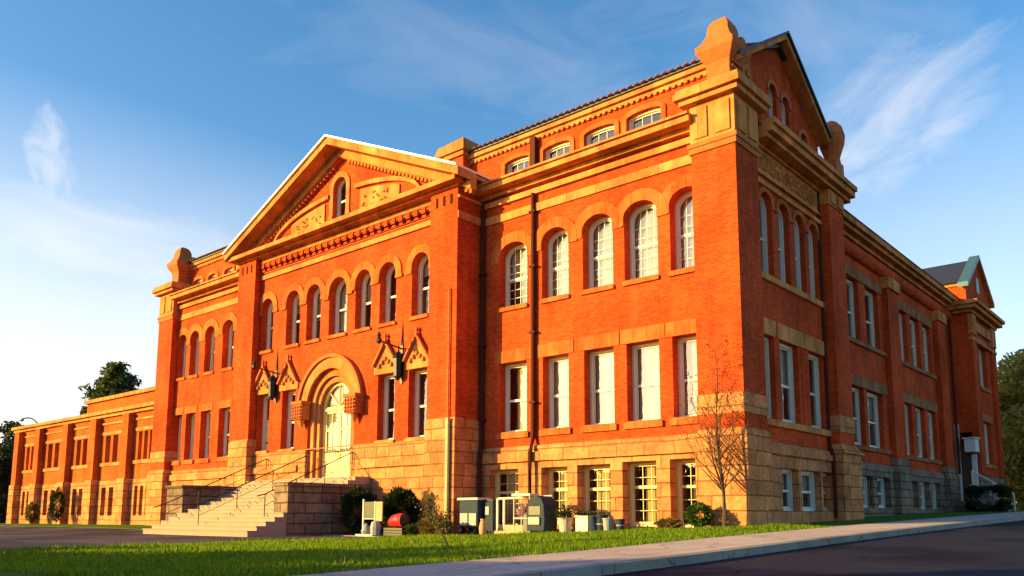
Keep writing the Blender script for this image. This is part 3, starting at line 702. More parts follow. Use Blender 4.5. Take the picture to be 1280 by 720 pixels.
# ---- entrance pavilion
b = MB()
wall_band(b, me, -26.3, -13.1, 3.35, 8.0, [dict(o, z0=3.4) for o in e1] + [dict(door, z0=1.9)], .44)
wall_band(b, me, -26.3, -13.1, 8.0, 12.2, e2, .44); wall_band(b, me, -26.3, -13.1, 12.2, 13.4)
for x in (XE0, XE1): b.poly([(x, -1.05, 2.9), (x, W + .02, 2.9), (x, W + .02, 13.5), (x, -1.05, 13.5)])
b.build('entrance_wall', M['brick'], S)
for x0, x1 in ((-13.1, XE1 - .001), (XE0 + .001, -26.3)):
    p = MB(); p.box(x0, x1, -1.05, WE + .05, 3.9, 13.4); p.build('entrance_pier', M['brick'], S)
    p = MB(); p.box(x0 - .06, x1 + .06, -1.13, WE + .05, ZB, 3.9); p.hexa([(x0-.06,-1.13,3.9),(x1+.06,-1.13,3.9),(x1+.06,WE+.05,3.9),(x0-.06,WE+.05,3.9)], [(x0,-1.05,4.05),(x1,-1.05,4.05),(x1,WE+.05,4.05),(x0,WE+.05,4.05)]); p.build('pier_base', M['stone'], S)
    for k in range(3):
        p = MB(); p.box(x0 + .3 + k*.42, x0 + .46 + k*.42, -1.052, -1.04, 12.72, 13.15); p.build('pier_slot', M['recess'], S)  # flat dark strip carries the shade inside each slot
b = MB(); mes = front(WE - .08)
wall_band(b, mes, -26.3, -13.1, ZB, 3.3, [dict(door, z1=9)], .5)
b.poly([mes(-26.3,0,3.3), mes(-13.1,0,3.3), (-13.1, WE+.02, 3.36), (-26.3, WE+.02, 3.36)])
for x in (XE0 - .06, XE1 + .06): b.poly([(x, -1.1, ZB), (x, W, ZB), (x, W, 4.0), (x, -1.1, 4.0)])
b.build('entrance_stone_base', M['stone'], S)
course(S, mes, -26.2, -22.4, [(2.3, 2.6, .08)], 'water_table', 'stone'); course(S, mes, -17.7, -13.2, [(2.3, 2.6, .08)], 'water_table', 'stone')
p = MB()
for x0, x1 in ((-13.55, -13.12), (-26.28, -26.2)): p.mbox(me, x0, x1, -.04, -.001, 3.38, 4.05)
p.build('stone_band', M['stone'], S)
for k, o in enumerate(e2):
    window(S, me, o, .44, 'white', 'sash', ('blind', .9) if k == 3 else (('blind', (.35, .35, .6, 1, .5, .75, .3)[k]) if k != 5 else None), None, .1)
    surround(S, me, o, .36, .05 + .012*(k % 2), .06, 'redstone', drop=.12); sill(S, me, o, .06, .12, .1, .44, 'redstone')
for o in e1:
    window(S, me, o, .44, 'white', 'sash', None, None, .1); sill(S, me, o, .1, .12, .12, .44)
    # gabled stone hood with a raking moulding
    c = o['c']; p = MB(); z = o['z1']
    p.hexa([me(c-.78,-.06,z+.004), me(c+.78,-.06,z+.004), me(c+.78,-.06,z+.4), me(c+.12,-.06,z+1.25), me(c-.12,-.06,z+1.25), me(c-.78,-.06,z+.4)],
           [me(c-.78,-.001,z+.004), me(c+.78,-.001,z+.004), me(c+.78,-.001,z+.4), me(c+.12,-.001,z+1.25), me(c-.12,-.001,z+1.25), me(c-.78,-.001,z+.4)])
    h = p.build('window_hood', M['trim'], S)
    p = MB()
    for s in (-1, 1):
        A = [(c+s*.84, z+.36), (c+s*.1, z+1.36), (c+s*.1, z+1.2), (c+s*.74, z+.34)]
        p.hexa([me(a, -.2, zz) for a, zz in A], [me(a, -.061, zz) for a, zz in A])
    p.lathe(me(c, -.12, z + 1.3), [(.08, 0), (.11, .12), (.05, .24), (.09, .34), (.02, .46)], 8)
    p.build('hood_moulding', M['carved'], h)
    p = MB()
    for k in range(5): p.lathe(me(c - .4 + .2*k, -.09, z + .35 + .14*(2 - abs(k - 2))), [(.09, -.08), (.1, 0), (.05, .1)], 7)
    p.build('carved_rosette', M['trim'], h)
# string, frieze with corbels, ledge
course(S, me, -26.29, -13.11, [(12.28, 12.5, .10)], 'string_course')
course(S, me, -26.29, -13.11, [(13.16, 13.34, .14)], 'frieze_band')
course(S, me, -26.29, -13.11, [(12.62, 12.7, .05)], 'frieze_band', 'carved')
p = MB(); comb(p, me, -26.28, -13.12, 12.86, 13.1, 13.158, 27, .5, -.16, -.006); p.build('corbel_table', M['brick'], S)
p = MB(); comb(p, me, -26.26, -13.14, 12.96, 13.02, 13.158, 81, .45, -.10, -.0055); p.build('corbel_table', M['redstone'], S)
p = MB()
pts = [(-26.28, 12.702)]
for k in range(27):
    a = -26.28 + k*13.16/27 + .16; pts += [(a - .02, 12.702), (a - .02, 12.80), (a + .22, 12.80), (a + .22, 12.702)]
pts += [(-13.12, 12.702), (-13.12, 12.68), (-26.28, 12.68)]
p.hexa([me(u, -.12, z) for u, z in pts], [me(u, -.0065, z) for u, z in pts]); p.build('corbel_foot', M['brick'], S)
p = MB(); p.mbox(me, -26.28, -13.12, -.004, -.001, 12.68, 13.158); p.build('frieze_shade', M['recess'], S)  # dark sheet on the wall paints the shade between the corbels
p = MB(); yl = -1.32
p.box(XE0 - .1, XE1 + .1, -1.16, W, 13.36, 13.46); p.hexa([(XE0-.3,yl-.24,13.462),(XE1+.3,yl-.24,13.462),(XE1+.3,W,13.462),(XE0-.3,W,13.462)], [(XE0-.3,yl-.24,13.66),(XE1+.3,yl-.24,13.66),(XE1+.3,W,13.86),(XE0-.3,W,13.86)])
p.build('gable_ledge', M['trim'], S)
for x, s in ((XE1, 1), (XE0, -1)):   # side courses of the pavilion
    p = MB()
    for z0, z1, e in ((12.05, 12.36, .06), (12.9, 13.02, .10)): p.box(min(x + s*.001, x + s*e), max(x + s*.001, x + s*e), -1.05, W - .1, z0, z1)
    p.build('string_course', M['trim'], S)
# tympanum
XG, ZA, SL = -19.62, 17.75, .445
def gz_(x, z=ZA): return z - SL*abs(x - XG)
b = MB()
ov = op(-19.85, .5, 14.1, 16.15, .5)
wall_band(b, me, -21.2, -18.6, 13.4, 16.4, [ov], .3)
b.poly([me(-28.2,0,13.4), me(-21.2,0,13.4), me(-21.2,0,gz_(-21.2, 17.2)), me(-28.2,0,gz_(-28.2, 17.2))])
b.poly([me(-11.2,0,13.4), me(-18.6,0,13.4), me(-18.6,0,gz_(-18.6, 17.2)), me(-11.2,0,gz_(-11.2, 17.2))])
b.poly([me(-21.2,0,16.4), me(-18.6,0,16.4), me(-18.6,0,gz_(-18.6, 17.2)), me(XG,0,17.2), me(-21.2,0,gz_(-21.2, 17.2))])
b.build('tympanum_wall', M['brick'], S)
window(S, me, ov, .3, 'greywood', 'sash', None, None, .07); surround(S, me, ov, .26, .06, .04, 'trim', drop=1.3)
# segmental arch moulding and its two stone panels
def arc_z(x): return 13.72 + 1.55*math.sqrt(max(0, 1 - ((x - XG)/5.6)**2))
p = MB()
for s in (-1, 1):
    xs = [XG + s*(1.0 + (4.55)*k/14) for k in range(15)]
    A = [(x, arc_z(x)) for x in xs]; B = [(x, arc_z(x) + .2) for x in xs]
    ring(p, me, A, B, -.16, -.001, False)
p.build('arch_moulding', M['trim'], S)
for s, nm in ((-1, 'carved_panel'), (1, 'inscription_panel')):
    xs = [XG + s*(1.35 + (2.75)*k/10) for k in range(11)]
    p = MB(); top = [(x, arc_z(x) - .12) for x in xs]; pts = [(xs[0], 13.86)] + top + [(xs[-1], 13.86)]
    p.hexa([me(x, -.07, z) for x, z in pts], [me(x, -.001, z) for x, z in pts])
    pn = p.build(nm, M['trim'], S)
    p = MB(); rr = random.Random(5 + s)
    for k in range(26):
        x = XG + s*(1.55 + rr.random()*2.2); zt = arc_z(x) - .3; z = 14.0 + rr.random()*max(.05, zt - 14.05)
        p.lathe(me(x, -.07, z), [(.03, -.05), (.07 + .03*rr.random(), 0), (.02, .06)], 7)
    p.build('carved_relief', M['trim'], pn)
# raking cornices
def rake(xf, zf, t, y0, y1, za):
    p = MB(); A = [(xf, zf), (XG, za), (XG, za - t), (xf, zf - t)]
    p.hexa([(x, y0, z) for x, z in A], [(x, y1, z) for x, z in A]); return p
YR = -1.55
for xf in (-28.35, -10.89):
    za = 17.72; zf = gz_(xf, za)
    rake(xf, zf, .34, YR - .15, WE + .02, za).build('rake_cornice', M['trim'], S)
    rake(xf, zf - .342, .36, -.98, WE + .021, za - .342).build('rake_moulding', M['trim'], S)
    rake(xf, zf + .09, .088, YR - .26, W + 4.2, za + .09).build('roof_edge', M['flash'], S)
    p = MB()
    pts = [(xf, gz_(xf, za) - .69)]
    for k in range(34):
        x = xf + (XG - xf)*(k + .5)/36; e = .07 if xf < XG else -.07
        pts += [(x - e, gz_(x - e, za) - .74), (x - e, gz_(x, za) - .88), (x + e, gz_(x, za) - .88), (x + e, gz_(x + e, za) - .74)]
    pts += [(XG, gz_(XG, za) - .74), (XG, gz_(XG, za) - .69)]
    p.hexa([(x, -.86, z) for x, z in pts], [(x, WE - .001, z) for x, z in pts])
    p.build('dentil_course', M['carved'], S)
p = MB(); A = [(-28.3, gz_(-28.3, 17.6)), (XG, 17.6), (-10.94, gz_(-10.94, 17.6)), (-10.94, gz_(-10.94, 17.45)), (XG, 17.45), (-28.3, gz_(-28.3, 17.45))]
p.hexa([(x, WE + .05, z) for x, z in A], [(x, 4.6, z) for x, z in A]); p.build('gable_roof', M['roof'], S)
# eaves returning along the flanks
for x, s in ((XE1, 1), (XE0, -1)):
    p = MB(); a, c = x + s*.2, x + s*.6; p.box(min(x, c), max(x, c), YR + .4, W + .3, 13.66, 13.8); p.build('eaves_return', M['trim'], S)

# entrance arch: three recessed orders, imposts, door
zs = door['z1'] - door['rise']
def order(r0, r1, d0, d1, mat, name, jamb=True):
    n = 28
    A = [(AC + r0*math.cos(PI*k/n), zs + r0*math.sin(PI*k/n)) for k in range(n + 1)]
    B = [(AC + r1*math.cos(PI*k/n), zs + r1*math.sin(PI*k/n)) for k in range(n + 1)]
    if jamb: A = [(AC + r0, 1.85)] + A + [(AC - r0, 1.85)]; B = [(AC + r1, 1.85)] + B + [(AC - r1, 1.85)]
    p = MB(); ring(p, me, A, B, d0, d1, False); return p.build(name, M[mat], S)
order(2.28, 2.44, -.22, -.001, 'carved', 'hood_mould', False)
order(1.78, 2.27, -.12, -.001, 'trim', 'arch_ring', False)
order(1.45, 1.745, .12, .3, 'trim', 'arch_order'); order(1.18, 1.44, .26, .5, 'trim', 'arch_order')
for s in (-1, 1):
    c = AC + s*2.0; p = MB()
    p.mbox(me, c - .38, c + .38, -.46, -.001, 4.72, 5.42); p.mbox(me, c - .44, c + .44, -.52, -.001, 5.422, 5.58)
    im = p.build('carved_impost', M['carved'], S, bevel=.02)
    p = MB()
    for i in range(4):
        for j in range(4): p.lathe(me(c - .28 + .19*i, -.47, 4.82 + .16*j), [(.07, -.05), (.085, 0), (.04, .06)], 6)
    p.build('carved_leaf', M['carved'], im)
    p = MB(); p.lathe(me(c, -.2, 4.3), [(.02, 0), (.12, .22), (.2, .41)], 8); p.build('impost_drop', M['trim'], im)
dm = front(WE + .5); fo = op(AC, 1.17, 1.92, zs + 1.17, 1.17)
p = MB(); ring(p, dm, outline(fo, 0, None, 20), outline(fo, .12, None, 20), -.06, .08)
p.mbox(dm, AC - 1.05, AC + 1.05, -.08, .08, zs - .1, zs + .06)
df = p.build('door_frame', M['cream'], S)
for k in (1, 2, 3):
    a = PI*k/4; p = MB(); p.tube([dm(AC, 0, zs + .05), dm(AC + 1.05*math.cos(a), 0, zs + 1.05*math.sin(a))], .03, 6); p.build('fanlight_bar', M['cream'], df)
p = MB(); p.poly([dm(AC + 1.08*math.cos(PI*k/20), .03, zs + 1.08*math.sin(PI*k/20)) for k in range(21)]); p.build('fanlight_pane', M['glass'], df)
p = MB(); p.poly([dm(AC + 1.08*math.cos(PI*k/20), .12, zs + 1.08*math.sin(PI*k/20)) for k in range(21)]); p.build('fanlight_blind', M['blind_gold'], df)
for s in (-1, 1):
    x0, x1 = (AC - 1.05, AC - .01) if s < 0 else (AC + .01, AC + 1.05)
    p = MB(); z0, z1 = 1.92, zs - .1
    p.mbox(dm, x0, x0 + .12, 0, .06, z0, z1); p.mbox(dm, x1 - .12, x1, 0, .06, z0, z1)
    for za, zb in ((z0, z0 + .28), (z0 + 1.15, z0 + 1.3), (z1 - .95, z1 - .82), (z1 - .12, z1)): p.mbox(dm, x0 + .12, x1 - .12, 0, .06, za, zb)
    p.mbox(dm, (x0+x1)/2 - .025, (x0+x1)/2 + .025, .01, .05, z0 + 1.3, z1 - .12)
    p.mbox(dm, x0 + .12, x1 - .12, .02, .045, z0 + .28, z0 + 1.15)
    dl = p.build('door', M['cream'], S)
    p = MB(); p.mbox(dm, x0 + .1, x1 - .1, .025, .03, z0 + 1.25, z1 - .1); p.build('pane', M['glass'], dl)
    p = MB(); p.mbox(dm, x0 + .1, x1 - .1, .045, .05, z0 + 1.25, z1 - .1); p.build('curtain', M['blind_gold'], dl)
    xh = x1 - .07 if s < 0 else x0 + .07
    p = MB(); p.tube([dm(xh, -.07, z0 + 1.0), dm(xh, -.07, z0 + 1.3)], .02, 8); p.build('handle', M['iron'], dl)
# iron wall lanterns between the window pairs
for c in (-24.55, -15.15):
    p = MB(); z = 7.25
    p.mbox(me, c - .07, c + .07, -.05, -.001, 5.75, 7.5)
    p.tube([me(c, -.04, 7.4), me(c, -.03, 7.9), me(c, -.03, 8.5)], [.05, .03, .005], 6)
    p.tube([me(c, -.05, z), me(c, -.5, z + .06), me(c, -1.25, z + .16)], .035, 6)
    p.tube([me(c, -.05, z - .75), me(c, -.35, z - .45), me(c, -.6, z + .05)], .025, 6)
    p.lathe(me(c, -1.27, z + .02), [(.03, 0), (.12, .08), (.12, .2), (.06, .28), (.09, .36), (.02, .52)], 8)
    ln = p.build('wall_lantern', M['iron'], S)
    p = MB(); p.lathe(me(c, -.24, 6.05), [(.05, -.18), (.16, 0), (.2, .75), (.24, .8), (.12, 1.02), (.05, 1.05), (.03, 1.3)], 6); p.build('lantern_case', M['iron'], ln)
# downspouts
def spout(path, r, mat, parent=None, brackets=()):
    p = MB(); p.tube(path, r, 8)
    for x, y, z in brackets: p.box(x - r*1.7, x + r*1.7, y - r*1.2, y + r*2, z - .04, z + .04)
    return p.build('downspout', M[mat], parent or S)
spout([(-8.72, W - .12, 12.75), (-8.72, W - .12, 3.2), (-8.72, W - .3, 2.6), (-8.72, W - .3, -.2)], .085, 'pipe', None, [(-8.72, W - .12, z) for z in (4.5, 7.2, 9.8, 12)])
spout([(XE1 + .14, W - .14, 13.0), (XE1 + .14, W - .14, 3.1), (XE1 + .2, W - .28, 2.5), (XE1 + .2, W - .28, -.3)], .08, 'pipe', None, [(XE1 + .14, W - .14, z) for z in (4, 7, 10)])
spout([(-11.85, -1.12, 9.2), (-11.85, -1.12, 3.9)], .035, 'carved')
spout([(-11.74, -1.22, 4.0), (-11.74, -1.22, -.4)], .085, 'pipe_cream')
spout([(-28.05, W - .1, 12.7), (-28.05, W - .1, 2.9), (-28.05, W - .26, 2.4), (-28.05, W - .26, -.3)], .08, 'pipe')
spout([(.05 + XP, 7.86, 13.0), (.05 + XP, 7.86, 2.9), (.2 + XP, 7.8, 2.5), (.2 + XP, 7.8, .2)], .07, 'pipe')
spout([(XW + .55, 33.0, 13.6), (XW + .18, 32.8, 12.6), (XW + .18, 32.8, 2.8)], .08, 'pipe')
# back walls so the block is closed
b = MB()
b.poly([(-L, 0, ZB), (-L, 9.5, ZB), (-L, 9.5, 13.6), (-L, 0, 13.6)]); b.poly([(-L, 9.5, ZB), (-16.3, 9.5, ZB), (-16.3, 9.5, 13.6), (-L, 9.5, 13.6)])
b.poly([(-38.4, 1, 13.4), (-38.4, 8.5, 13.4), (-38.4, 8.5, 15.8), (-38.4, 4.7, 17.7), (-38.4, 1, 15.8)]); b.poly([(-38.4, 8.5, 13.4), (-.5, 8.5, 13.4), (-.5, 8.5, 15.8), (-38.4, 8.5, 15.8)])
b.poly([(-16.3, 9.5, ZB), (-16.3, 34, ZB), (-16.3, 34, 14), (-16.3, 9.5, 14)]); b.poly([(-L, .5, 13.5), (0, .5, 13.5), (0, 9.5, 13.5), (-L, 9.5, 13.5)])
b.poly([(-12, 33.4, ZB), (-12, RY1, ZB), (-12, RY1, 15), (-12, 33.4, 15)])
b.build('back_wall', M['brick'], S)

# ------------------------------------------------------------------ ANNEX
A = thing('classroom_annex', 'low two storey brick annex with flat roof and dark pilasters, left of the school', 'building', (-51, 5, -.4))
mx = front(.42); AX0, AX1 = -63.2, -38.92
pil = [-61.9, -57.6, -52.35, -47.6, -42.7]
u1, u0 = [], []
for a, c_ in zip(pil, pil[1:] + [-38.9]):
    x0, x1 = a + .95, c_ - .55; n = 3
    for k in range(n):
        w = (x1 - x0)/n; u1.append(op(x0 + w*(k + .5), w*.34, 3.75, 5.55)); u0.append(op(x0 + w*(k + .5), w*.30, .25, 2.1))
b = MB(); wall_band(b, mx, AX0, AX1, 2.5, 7.0, u1, .42); b.poly([(AX0, .42, 2.5), (AX0, 14, 2.5), (AX0, 14, 7), (AX0, .42, 7)]); b.poly([(AX0, 14, ZB), (AX1, 14, ZB), (AX1, 14, 7), (AX0, 14, 7)])
b.build('annex_wall', M['brick_dark'], A)
b = MB(); wall_band(b, front(.34), AX0 - .08, AX1, ZB, 2.5, u0, .45); b.poly([(AX0 - .08, .34, ZB), (AX0 - .08, 14, ZB), (AX0 - .08, 14, 2.5), (AX0 - .08, .34, 2.5)]); b.poly([(AX0-.08,.34,2.5),(AX1,.34,2.5),(AX1,.43,2.55),(AX0-.08,.43,2.55)])
b.build('annex_stone_base', M['stone'], A)
for x in pil:
    p = MB(); p.box(x - .45, x + .45, -.02, .44, 2.6, 6.75); p.build('pilaster', M['brick_dark'], A)
    p = MB(); p.box(x - .52, x + .52, -.1, .44, ZB, 2.6); p.build('pilaster_base', M['stone'], A)
course(A, mx, AX0 - .2, AX1, [(6.3, 6.42, .08), (6.8, 7.0, .2), (7.002, 7.22, .4)], 'cornice', back=.6)
course(A, mx, AX0, AX1, [(5.6, 5.8, .05)], 'string_course'); course(A, mx, AX0, AX1, [(3.5, 3.72, .09)], 'string_course')
for o in u1: window(A, mx, o, .42, 'white', 'sash', None, None, .05)
for o in u0: window(A, front(.34), o, .45, 'darkwood', 'sash', None, None, .05, 'basement_window')
p = MB(); p.box(AX0, AX1, .5, 14, 6.95, 7.15); p.build('flat_roof', M['roof'], A)
p = MB(); p.box(-55.5, AX1, 2.6, 12, 7.15, 8.7); p.build('roof_storey', M['brick_dark'], A); p = MB(); p.box(-55.7, AX1, 2.4, 12.2, 8.7, 8.95); p.build('roof_coping', M['trim'], A)
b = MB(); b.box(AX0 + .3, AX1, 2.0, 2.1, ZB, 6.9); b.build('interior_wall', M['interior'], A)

# ------------------------------------------------------------------ ENTRANCE STEPS
ST = thing('stone_steps', 'broad flight of pale concrete steps between two stone blocks at the arched entrance', 'steps', (-21, -4, -.47))
SX0, SX1 = -26.3, -16.95
N = 14; y0, y1 = -6.4, -1.15; z0, z1 = -.47, 1.9
p = MB(); tr = (y1 - y0)/N; rs = (z1 - z0)/N
prof = [(y0, ZB)]
for k in range(N): prof += [(y0 + k*tr, z0 + (k + 1)*rs), (y0 + (k + 1)*tr, z0 + (k + 1)*rs)]
prof += [(WE + .6, z1), (WE + .6, ZB)]
p.hexa([(SX0 + .9, y, z) for y, z in prof], [(SX1 - .02, y, z) for y, z in prof]); p.build('flight', M['concrete'], ST)
p = MB()
for k in range(N): p.box(SX0 + .88, SX1 - .9 if k > 4 else SX1 - .01, y0 + k*tr - .03, y0 + k*tr + .04, z0 + (k + 1)*rs - .04, z0 + (k + 1)*rs + .004)
p.build('nosing', M['concrete'], ST)
for x0, x1, zt in ((SX0 - .5, SX0 + 1.0, 1.5), (SX1 - .95, SX1, 1.42)):
    p = MB(); p.box(x0, x1, -4.75, -.74, ZB, zt); w = p.build('pedestal_block', M['old_stone'], ST)
    p = MB(); p.box(x0 - .08, x1 + .08, -4.83, -.74, zt + .002, zt + .14); p.build('coping', M['old_stone'], w, bevel=.02)
for i, (x, lb, ya, yb) in enumerate(((-24.9, 'iron handrail at the left side of the entrance steps, beside the left stone block', -5.9, -.8), (-21.6, 'iron handrail down the middle of the entrance steps', -5.9, -.8), (-18.15, 'iron handrail beside the right stone block, rising in front of the cream door', -5.0, -.8))):
    h = thing('handrail', lb, 'handrail', (x, ya, 0), 'handrails on the entrance steps')
    zz = lambda y: z0 + (y - y0)/(y1 - y0)*(z1 - z0)
    p = MB(); p.tube([(x, ya - .35, zz(ya) + .86), (x, ya, zz(ya) + .95), (x, yb, zz(yb) + .95), (x, yb + .1, zz(yb) + .9)], .024, 8); p.tube([(x, ya, zz(ya) + .5), (x, yb, zz(yb) + .5)], .012, 6); p.build('rail', M['iron'], h)
    for k in range(4):
        y = ya + (yb - ya)*k/3; p = MB(); p.tube([(x, y, zz(y) - .1), (x, y, zz(y) + .95)], .02, 8); p.build('post', M['iron'], h)

# side steps and rail at the rear door
T = thing('side_steps', 'short pale stone stair with white rails at the far side door', 'steps', (-.6, 32, .5))
p = MB()
for k in range(5): p.box(-2.0 + 0, -.6 + .42*(4 - k), 31.2 - .02*k, RY0 - .12, .2, .56 + .14*k)
p.build('flight', M['old_stone'], T)
p = MB(); p.hexa([(1.25, 30.9, .2), (1.25, 31.18, .2), (-.7, 31.16, .2), (-.7, 30.9, .2)], [(1.25, 30.9, .85), (1.25, 31.18, .85), (-.7, 31.16, 2.1), (-.7, 30.9, 2.1)]); p.build('cheek_wall', M['greywood'], T)
p = MB(); p.tube([(1.5, 31.04, .5), (1.5, 31.04, 1.5), (-.6, 31.04, 2.9)], .05, 6); p.tube([(.5, 31.04, 1.3), (.5, 31.04, 2.2)], .04, 6); p.tube([(-.6, 31.04, 2.1), (-.6, 31.04, 2.9)], .04, 6); p.build('rail', M['white'], T)

# ------------------------------------------------------------------ VEGETATION
def cloud(name, mat, pts, size, parent=None, loc=(0, 0, 0), aspect=.55, seed=1, normals=None):
    """many small leaf faces at the given points"""
    rs = np.random.RandomState(seed); pts = np.asarray(pts, float); n = len(pts)
    a = rs.normal(size=(n, 3)); a /= np.linalg.norm(a, axis=1)[:, None]
    b = rs.normal(size=(n, 3)); b -= (b*a).sum(1)[:, None]*a; b /= np.linalg.norm(b, axis=1)[:, None]
    s = size*(.6 + .8*rs.rand(n))[:, None]
    v = np.stack([pts - a*s, pts + b*s*aspect, pts + a*s, pts - b*s*aspect], 1).reshape(-1, 3) - np.array(loc)
    m = bpy.data.meshes.new(name); m.vertices.add(4*n); m.vertices.foreach_set('co', v.ravel())
    m.loops.add(4*n); m.loops.foreach_set('vertex_index', np.arange(4*n)); m.polygons.add(n)
    m.polygons.foreach_set('loop_start', np.arange(0, 4*n, 4)); m.update(calc_edges=True); m.validate()
    m.materials.append(mat); o = bpy.data.objects.new(name, m); col.objects.link(o)
    if parent is not None: o.parent = parent
    return o
def clumps(centres, radii, per, rs):
    out = []
    for c, r in zip(centres, radii):
        k = max(6, int(per*r*r)); d = rs.normal(size=(k, 3)); d /= np.linalg.norm(d, axis=1)[:, None]
        out.append(np.array(c) + d*(r*(.35 + .65*rs.rand(k)**.5))[:, None]*np.array([1, 1, .75]))
    return np.concatenate(out)
def broad_tree(name, label, x, y, h, r, mat, seed, leaf=.22, ncl=70, per=150, base=.18, group=None, cat='tree', trunk=.22):
    rs = np.random.RandomState(seed); z = gz(x, y) - .2
    t = thing(name, label, cat, (x, y, z), group); m = MB()
    m.tube([(x, y, z), (x + .1, y, z + h*.3), (x - .1, y + .1, z + h*.6), (x, y, z + h*.85)], [trunk, trunk*.8, trunk*.5, trunk*.15], 8)
    cs, rr = [], []
    for k in range(ncl):
        a = rs.rand()*2*PI; f = base + (1 - base)*rs.rand()
        prof = math.sin(PI*min(1, (f - base)/(1 - base)*.86 + .14))**.7
        q = r*prof*(.35 + .75*rs.rand())
        c = (x + q*math.cos(a), y + q*math.sin(a), z + h*f*.93); cs.append(c); rr.append(r*(.16 + .16*rs.rand()))
        if k % 3 == 0:
            zb = z + h*max(.15, f*.55); m.tube([(x, y, zb), ((x + c[0])/2, (y + c[1])/2, (zb + c[2])/2 + .2), c], [trunk*.35, trunk*.2, .02], 5)
    m.build('trunk', M['bark'], t)
    cloud('crown', mat, clumps(cs, rr, per, rs), leaf, t, (x, y, z), .55, seed)
    return t
def pine(name, label, x, y, h, r, seed, group=None, base=.12, per=1.0):
    rs = np.random.RandomState(seed); z = gz(x, y) - .3
    t = thing(name, label, 'tree', (x, y, z), group); m = MB(); m.tube([(x, y, z), (x, y, z + h*.6), (x, y, z + h*.98)], [h*.022, h*.013, .03], 8)
    pts = []; nt = 26
    for k in range(nt):
        f = base + (1 - base)*k/nt; rad = r*(1 - f)**.62*(.75 + .35*rs.rand()); nb = 9 if f < .8 else 6
        for j in range(nb):
            a = rs.rand()*2*PI; R_ = rad*(.6 + .5*rs.rand()); zz = z + h*f
            tip = np.array([x + R_*math.cos(a), y + R_*math.sin(a), zz + R_*.22])
            root = np.array([x, y, zz]); n = int(70*per*(.4 + R_/r)); s = rs.rand(n)**.6
            pts.append(root + (tip - root)*s[:, None] + rs.normal(size=(n, 3))*np.array([.32, .32, .2])*(r/4.2)*(.5 + .5*(1 - s))[:, None])
            if j % 2 == 0: m.tube([root, (root + tip)/2, tip], [.06, .04, .015], 4)
    m.build('trunk', M['bark'], t)
    cloud('crown', M['pine'], np.concatenate(pts), .16*r/4.2 + .06, t, (x, y, z), .35, seed)
    return t
def bush(name, label, x, y, rx, ry, h, mat, n, leaf, seed, group=None, cat='shrub', shape='round'):
    rs = np.random.RandomState(seed); z = gz(x, y) - .03
    t = thing(name, label, cat, (x, y, z), group)
    d = rs.normal(size=(n, 3)); d /= np.linalg.norm(d, axis=1)[:, None]; rad = (.5 + .5*rs.rand(n)**.5)*(.86 + .14*np.sin(d[:, 0]*7 + seed)*np.cos(d[:, 2]*6))
    P = d*rad[:, None]
    if shape == 'cone':
        zz = rs.rand(n)**1.4; q = (1 - zz)*(.6 + .4*rs.rand(n)); a = rs.rand(n)*2*PI
        P = np.stack([q*np.cos(a), q*np.sin(a), zz*2 - 1], 1)
    if shape == 'box': P = np.sign(P)*np.abs(P)**.45
    pts = np.stack([x + P[:, 0]*rx, y + P[:, 1]*ry, z + h*.5 + P[:, 2]*h*.5], 1)
    m = MB()
    for k in range(4): m.tube([(x, y, z), (x + rs.uniform(-.4, .4)*rx, y + rs.uniform(-.4, .4)*ry, z + h*.75)], [.03, .01], 5)
    m.build('stem', M['bark'], t)
    cloud('foliage', mat, pts, leaf, t, (x, y, z), .5, seed)
    return t
def bare_tree(name, label, x, y, h, seed, spread=.5, leafmat=None, lean=(0, 0), n=34, r0=.045, sub=True, dens=6):
    rs = np.random.RandomState(seed); z = gz(x, y) - .05
    t = thing(name, label, 'tree', (x, y, z)); m = MB(); tips = []
    T_ = lambda f: np.array([x + lean[0]*f + .05*math.sin(f*9), y + lean[1]*f + .04*math.cos(f*7), z + h*f])
    m.tube([T_(k/10) for k in range(11)], [r0*(1 - .88*k/10) for k in range(11)], 6)
    for k in range(n):
        f = .16 + .82*rs.rand(); p = T_(f); a = rs.rand()*2*PI; ln = spread*h*(.32*(1 - f) + .06)*(.6 + .8*rs.rand())
        q1 = p + np.array([math.cos(a)*ln*.5, math.sin(a)*ln*.5, ln*.5]); q2 = p + np.array([math.cos(a)*ln*.85, math.sin(a)*ln*.85, ln*1.25])
        m.tube([p, q1, q2], [r0*.35*(1.15 - f), r0*.22*(1.15 - f), .003], 4); tips.append(q2)
        if sub:
            for j in range(4):
                s = .3 + .7*rs.rand(); pp = p + (q1 - p)*min(1, s*2) if s < .5 else q1 + (q2 - q1)*(s*2 - 1)
                e = pp + rs.normal(size=3)*ln*.22 + np.array([0, 0, ln*.2]); m.tube([pp, e], [.006, .002], 3); tips.append(e); tips.append((pp + e)/2)
    m.build('trunk', M['bark'], t)
    if leafmat is not None:
        tp = np.array(tips); pts = np.repeat(tp, dens, 0) + rs.normal(size=(len(tp)*dens, 3))*.05
        cloud('foliage', leafmat, pts, .028, t, (x, y, z), .5, seed)
    return t

